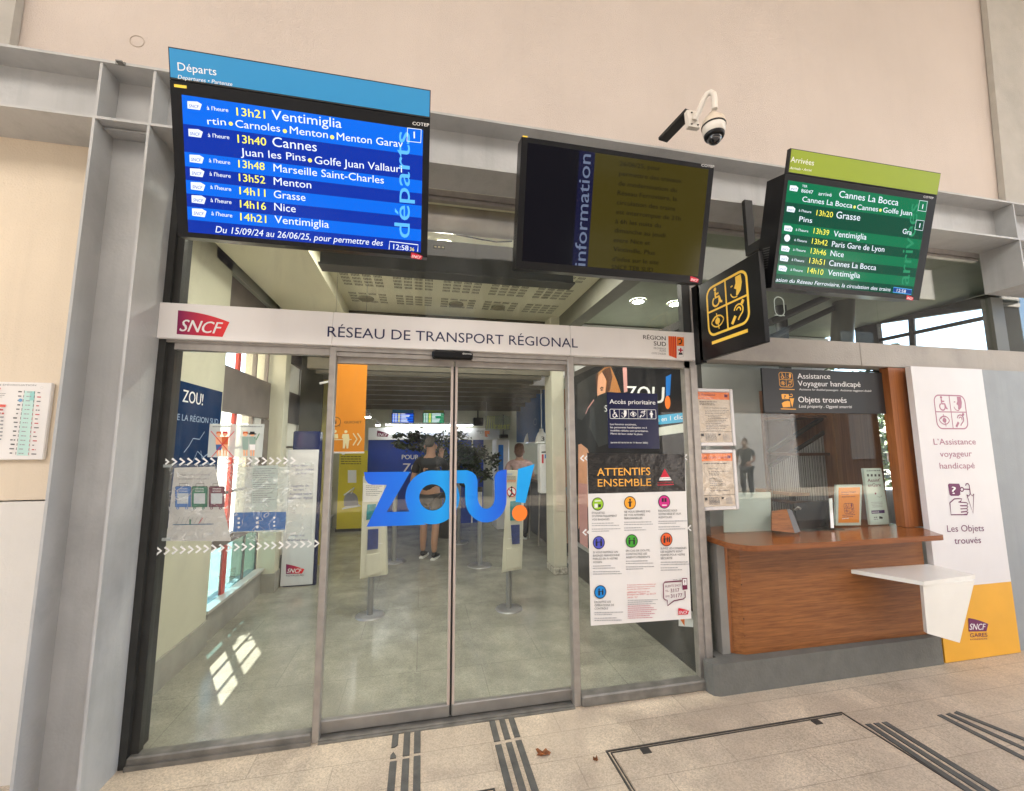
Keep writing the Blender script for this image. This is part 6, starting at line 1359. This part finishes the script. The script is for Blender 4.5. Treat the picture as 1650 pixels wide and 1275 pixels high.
def person(lab, x, y, H, face, shirt, trousers, hair, long_legs, stride=.0, arm='face', hair_big=False):
    """standing figure; face = heading angle of the front (0 = +X)"""
    t = thing('person', lab, 'person', (x, y, 0)); k = H / 1.75; ca, sa = math.cos(face), math.sin(face)
    def L(r, f, z): # r right, f forward
        return Vector((x + (f * ca + r * sa) * k, y + (f * sa - r * ca) * k, z * k))
    V = [L(0, 0, .96), L(0, 0, 1.12), L(0, .0, 1.28), L(0, -.01, 1.41), L(0, 0, 1.49), L(0, .02, 1.56), L(0, .03, 1.645), L(0, .02, 1.71)]
    Rr = [(.15, .11), (.13, .10), (.15, .11), (.14, .09), (.062, .062), (.07, .078), (.078, .092), (.055, .07)]
    E_ = [(i, i + 1) for i in range(7)]
    def chain(start, pts, rr):
        prev = start
        for p, r in zip(pts, rr): V.append(p); Rr.append(r); E_.append((prev, len(V) - 1)); prev = len(V) - 1
        return prev
    legs = []
    for s, f0 in ((-1, stride), (1, -stride * .6)):
        chain(0, [L(s * .095, 0, .88), L(s * .1, f0 * .5 + .02, .5), L(s * .1, f0 - .02, .28), L(s * .1, f0 - .03, .09)], [.088, .058, .056, .036])
        legs.append(f0)
    if arm == 'face':
        elb, wr = L(.27, .1, 1.17), L(.12, .16, 1.44)
    else: elb, wr = L(.27, .05, 1.14), L(.22, .28, 1.05)
    chain(3, [L(.19, 0, 1.40), elb, wr], [.052, .04, .029]); chain(3, [L(-.19, 0, 1.40), L(-.27, -.02, 1.13), L(-.25, .1, .9)], [.052, .04, .029])
    skin_body('body', V, E_, [tuple(a * k for a in r) if isinstance(r, tuple) else r * k for r in Rr], SKINM, t)
    # hands: palm and five fingers
    for wp, d0, side in ((wr, Vector((0, 0, 1)) if arm == 'face' else L(0, 1, 0) - L(0, 0, 0), 1), (L(-.25, .1, .9), (L(0, .25, -1) - L(0, 0, 0)), -1)):
        d0 = d0.normalized(); q = (L(1, 0, 0) - L(0, 0, 0)).normalized(); q = (q - d0 * q.dot(d0)).normalized(); fw = d0.cross(q).normalized() * side
        vs = [wp, wp + d0 * .05 * k, wp + d0 * .09 * k]; es = [(0, 1), (1, 2)]; rs = [.024 * k, (.034 * k, .017 * k), (.036 * k, .015 * k)]
        for i, (o_, ln_) in enumerate(((-.03, .065), (-.01, .078), (.01, .072), (.029, .056))):
            b = len(vs); vs += [wp + d0 * .1 * k + q * o_ * k, wp + d0 * (.1 + ln_ * .55) * k + q * o_ * 1.1 * k + fw * .012 * k, wp + d0 * (.1 + ln_) * k + q * o_ * 1.1 * k + fw * .034 * k]; rs += [.009 * k, .0085 * k, .0065 * k]; es += [(2, b), (b, b + 1), (b + 1, b + 2)]
        b = len(vs); vs += [wp + d0 * .045 * k - q * .04 * k, wp + d0 * .085 * k - q * .055 * k + fw * .02 * k]; rs += [.011 * k, .008 * k]; es += [(1, b), (b, b + 1)]
        skin_body('hand', vs, es, rs, SKINM, t, 1)
    # face
    mb = MB(); fc = L(0, .1, 1.625)
    for r_ in (-.032, .032):
        c = L(r_, .098, 1.635); mb.lathe(c, [(.0, -.01 * k), (.012 * k, 0), (0, .01 * k)], PWHITE, 10); c2 = L(r_, .108, 1.635); mb.lathe(c2, [(0, -.005 * k), (.006 * k, 0), (0, .005 * k)], INKK, 8)
    mb.build('eyes', PWHITE, t)
    mb = MB(); mb.tube([L(0, .10, 1.65), L(0, .128, 1.60), L(0, .105, 1.588)], [.008 * k, .016 * k, .008 * k], None, 8); mb.build('nose', SKINM, t)
    mb = MB(); mb.tube([L(-.025, .1, 1.555), L(0, .108, 1.553), L(.025, .1, 1.555)], [.003 * k, .006 * k, .003 * k], None, 8); mb.build('mouth', mat('lips', (.3, .1, .09), .5), t)
    for s in (-1, 1): mb = MB(); mb.tube([L(s * .082, .01, 1.66), L(s * .095, -.005, 1.64), L(s * .09, .0, 1.60)], [.008 * k, .014 * k, .007 * k], None, 8); mb.build('ear', SKINM, t)
    hv = [L(0, .04, 1.735), L(0, -.02, 1.74), L(0, -.065, 1.70), L(0, -.075, 1.62)]; hr = [(.066, .05), (.082, .07), (.083, .06), (.07, .045)]
    if hair_big: hv.append(L(0, -.06, 1.52)); hr = [(.08, .06), (.10, .085), (.105, .08), (.1, .075), (.075, .06)]
    skin_body('hair', hv, [(i, i + 1) for i in range(len(hv) - 1)], [tuple(a * k for a in r) for r in hr], hair, t)
    g = 1.14
    sv = [L(0, 0, .93), L(0, 0, 1.1), L(0, 0, 1.28), L(0, -.01, 1.42)]; sr = [(.17, .135), (.155, .125), (.172, .13), (.155, .105)]; se = [(0, 1), (1, 2), (2, 3)]
    b = len(sv); sv += [L(.2, 0, 1.40), L(.2, 0, 1.40) + (elb - L(.2, 0, 1.40)) * .62]; sr += [.066, .062]; se += [(3, b), (b, b + 1)]
    b = len(sv); sv += [L(-.2, 0, 1.40), L(-.25, -.015, 1.22)]; sr += [.066, .062]; se += [(3, b), (b, b + 1)]
    skin_body('shirt', sv, se, [tuple(a * k for a in r) if isinstance(r, tuple) else r * k for r in sr], shirt, t)
    zl = .5 if not long_legs else .1
    lv = [L(0, 0, .95)]; lr = [(.168, .13)]; le = []
    for s, f0 in ((-1, stride), (1, -stride * .6)):
        b = len(lv); lv += [L(s * .1, 0, .86), L(s * .105, f0 * .5 + .02, .53)]; lr += [.1, .084]; le += [(0, b), (b, b + 1)]
        if long_legs: lv.append(L(s * .1, f0 - .03, .08)); lr.append(.06); le.append((b + 1, b + 2))
    skin_body('trousers' if long_legs else 'shorts', lv, le, [tuple(a * k for a in r) if isinstance(r, tuple) else r * k for r in lr], trousers, t)
    for s, f0 in ((-1, stride), (1, -stride * .6)):
        o = skin_body('shoe', [L(s * .1, f0 - .07, .055), L(s * .1, f0 - .02, .07), L(s * .105, f0 + .06, .045), L(s * .11, f0 + .15, .032)], [(0, 1), (1, 2), (2, 3)], [(.038 * k, .04 * k), (.04 * k, .045 * k), (.042 * k, .032 * k), (.034 * k, .02 * k)], SHOE, t)
        mb = MB(); pts = [L(s * .1 + a, f0 + b_, .001) for a, b_ in ((-.03, -.1), (.03, -.1), (.042, .0), (.046, .12), (.02, .185), (-.02, .185), (-.038, .1), (-.034, 0))]; mb.prism(pts, (0, 0, .022 * k)); mb.build('sole', SOLE, t)
    return t
person('person in a black t-shirt and dark shorts standing with back to the doors', .13, 3.65, 1.66, math.radians(70), SHIRT, SHORTS, HAIRG, False, .05)
person('person with bushy brown hair in a pinkish top behind the right kiosk', 1.66, 4.6, 1.56, math.radians(75), mat('pinkish_top', (.46, .30, .28), .8, var=.25, vscale=18), mat('dark_trousers', (.04, .04, .05), .85), mat('brown_hair', (.13, .06, .035), .8, var=.5, vscale=50), True, .0, 'desk', True)

person('figure in a dark red top across the forecourt, mirrored in the booth glass', 8.75, -8.2, 1.8, math.radians(40), mat('dark_red_top', (.16, .035, .03), .8), mat('dark_trousers', (.04, .04, .05), .85), HAIRG, True, .05, 'desk')
person('figure in a black top across the forecourt, mirrored in the booth glass', 9.55, -8.4, 1.72, math.radians(150), SHIRT, mat('dark_trousers', (.04, .04, .05), .85), MC['brown_hair'], True, .03, 'desk')
# ================================================================== INSIDE THE ASSISTANCE BOOTH
t = thing('booth_wall', 'plain back wall of the assistance booth behind the spiral stair', 'wall', (4, 1.7, 0)); BW = mat('booth_white', (.50, .50, .49), .7, var=.05)
mb = MB().box((1.99, 1.9, 0), (5.0, 2.0, 2.5)).box((5.0, 1.9, 0), (6.2, 2.0, .95)).box((5.0, 1.9, 2.3), (6.2, 2.0, 2.5)).box((1.99, 2.7, 2.5), (6.2, 2.75, 3.2)).box((1.99, 2.001, 2.45), (6.2, 2.75, 2.5)); mb.build('back', BW, t)
DKW = mat('booth_dark', (.035, .034, .028), .7, var=.2)
wy0, wy1, wz0, wz1 = .69, 1.87, 2.62, 3.0
P1, P2, P3, P4 = [at_x(*q, 6.1) for q in ((1377, 527), (1586, 496), (1592, 566), (1379, 553))]  # opening shaped to stand in for windows reflected in the glass
MB().box((6.1, .13, 0), (6.2, 1.9, .95)).box((6.1, .13, .951), (6.2, .9, 2.3)).build('side', BW, t)
lo = [(6.1, 1.9, 2.3), (6.1, .13, 2.3), (6.1, .13, 3.2), (6.1, 1.9, 3.2)]
mb = MB()
for A_, B_, C_, E_ in ((lo[0], lo[1], P3, P4), (lo[1], lo[2], P2, P3), (lo[2], lo[3], P1, P2), (lo[3], lo[0], P4, P1)): mb.prism([A_, B_, C_, E_], (.08, 0, 0))
mb.build('side_head', DKW, t)
m0, m1 = at_x(1466, 512, 6.1), at_x(1468, 558, 6.1); b0, b1 = at_x(1392, 553, 6.1), at_x(1589, 511, 6.1)
mb = MB().tube([m0 + Vector((.03, 0, .02)), m1 + Vector((.03, 0, -.02))], .035, None, 4).tube([b0 + Vector((.035, 0, 0)), b1 + Vector((.035, 0, 0))], .03, None, 4); mb.build('bar', DARKFR, t)
t = thing('shrub', 'sunlit yellow green shrub outside the booth back window', 'shrub', (6.6, 3.2, 0)); MB().tube([(6.7, 3.3, 0), (6.7, 3.3, 1.0)], [.05, .02], None, 8).build('stem', BARK, t); leafcloud((7.3, 2.9, 1.4), 1.7, 1.3, 1.2, 4200, .075, LG, 77).build('foliage', None, t)
MB().box((5.0, 1.94, .95), (6.1, 1.948, 2.3)).build('booth_window', GLASS); o = D2.objects['booth_window']; tag(o, 'window at the booth back showing greenery, widened unseen behind the cabinet for light', 'window')  # stretch hidden by the cabinet is added to let light in
t = thing('wood_cabinet', 'tall brown wood cabinet with open shelves inside the booth', 'cabinet', (3.7, .6, 0))
a, b = at_y(1341, 668, .62), at_y(1414, 668, .62)
MB().box((a.x, .62, 0), (b.x, 1.1, 2.13)).build('door_panel', WOODD, t)
MB().box((a.x - .018, .60, 0), (a.x + .03, .6195, 2.13)).build('edge_strip', wood('pale_wood_edge', (.34, .16, .07), (.25, .11, .045), 'z'), t)
mb = MB().box((a.x - .34, 1.06, 0), (a.x - .02, 1.1, 2.1))
for z in (1.0, 1.45, 1.8, 2.1): mb.box((a.x - .34, .66, z), (a.x - .02, 1.059, z + .025))
mb.build('shelf', mat('shelf_brown', (.10, .04, .02), .6), t)
t = thing('spiral_stair', 'dark spiral stair with a perforated metal balustrade inside the booth', 'stair', (3.9, 1.3, 0))
cx_, cy_, R_ = 3.92, 1.28, .58
PERF = D2.materials.new('perforated_metal'); PERF.use_nodes = True; n = PERF.node_tree; bb = n.nodes['Principled BSDF']; bb.inputs['Roughness'].default_value = .4; bb.inputs['Metallic'].default_value = .3; g = n.nodes.new('ShaderNodeNewGeometry'); vo = n.nodes.new('ShaderNodeTexVoronoi'); vo.inputs['Scale'].default_value = 95; vo.inputs['Randomness'].default_value = 0; n.links.new(g.outputs['Position'], vo.inputs['Vector'])
rp = n.nodes.new('ShaderNodeValToRGB'); rp.color_ramp.elements[0].position = .38; rp.color_ramp.elements[0].color = (.03, .03, .03, 1); rp.color_ramp.elements[1].position = .46; rp.color_ramp.elements[1].color = (.5, .5, .52, 1); n.links.new(vo.outputs['Distance'], rp.inputs[0]); n.links.new(rp.outputs[0], bb.inputs['Base Color'])
A0, A1, Z0, Z1 = math.radians(205), math.radians(300), .62, 1.28
H_ = []
for k in range(25): a = A0 + (A1 - A0) * k / 24; z = Z0 + (Z1 - Z0) * k / 24; H_.append((Vector((cx_ + R_ * math.cos(a), cy_ + R_ * math.sin(a), z)), Vector((cx_ + R_ * math.cos(a), cy_ + R_ * math.sin(a), z + .72))))
mb = MB(); pts = [p for q in H_ for p in q]; mb.idx(pts, [(2 * k, 2 * k + 2, 2 * k + 3, 2 * k + 1) for k in range(24)], None, True); mb.build('balustrade', PERF, t)
mb = MB(); mb.tube([q[0] for q in H_], .02, None, 8); mb.tube([q[1] for q in H_], .02, None, 8); mb.tube([q[1] + Vector((0, 0, .14)) for q in H_], .022, None, 8); mb.build('rail', BLACKM, t)
MB().tube([(cx_, cy_, 0), (cx_, cy_, 3.1)], .06, None, 14).build('newel', DARKFR, t)
for k in range(11):
    a = A0 - .3 + k * .3; z = .1 + k * .19; MB().prism([(cx_, cy_, z), (cx_ + R_ * math.cos(a), cy_ + R_ * math.sin(a), z), (cx_ + R_ * math.cos(a + .36), cy_ + R_ * math.sin(a + .36), z)], (0, 0, .035)).build('tread', mat('tread_dark', (.05, .04, .035), .6), t)
a, b = at_y(1262, 793, .9), at_y(1318, 806, .9)
t = thing('booth_desk', 'dark brown desk edge inside the booth', 'desk', (2.9, .8, 0)); MB().box((a.x, .8, a.z - .03), (b.x + .3, 1.25, a.z)).build('top', WOODD, t); mb = MB().box((a.x + .02, .82, 0), (a.x + .06, .86, a.z - .03)).box((b.x, .82, 0), (b.x + .04, .86, a.z - .03)); mb.build('leg', DARKFR, t)
# upper booth glazing
t = thing('booth_transom', 'dark glass strip above the lintel at the right', 'glazing', (3.8, .05, 2.336))
for a, b in ((1.91, 3.62), (3.625, 4.855), (5.001, 8.5)): MB().box((a, .05, 2.33), (b, .058, 3.16)).build('pane', MC['booth_glass'], t)
MB().box((4.86, .03, 2.336), (5.0, .1, 2.83)).build('post', mat('olive_post', (.11, .11, .095), .5), t); MB().box((5.0, .07, 2.336), (8.5, .12, 3.5)).build('dark_panel', DKW, t)
pr = Print(plane_y(.0495), .001, 1160, 430, 3.367); TG = mat('pale_train_sticker', (.35, .42, .38), .5)
cc = pr.U((322, 215)); pr.rrect_uv(cc, .085, .15, .04, .008, TG); pr.stroke([(295, 262), (352, 266)], 4, TG); pr.build('train_sticker', t)
t = thing('roof_truss', 'dark sloping roof beams behind the upper booth glass', 'beam', (3.5, 1.2, 2.6))
for a, b, r_ in (((1240, 520), (1440, 430), .05), ((1240, 545), (1400, 470), .04), ((1500, 455), (1580, 420), .05)):
    MB().tube([at_y(*a, 1.1), at_y(*b, 1.5)], r_, None, 4).build('rafter', BLACKM, t)
MB().tube([at_y(1355, 580, 1.3), at_y(1362, 430, 1.3)], .11, None, 16).build('pipe', mat('olive_pipe', (.12, .12, .10), .5), t)
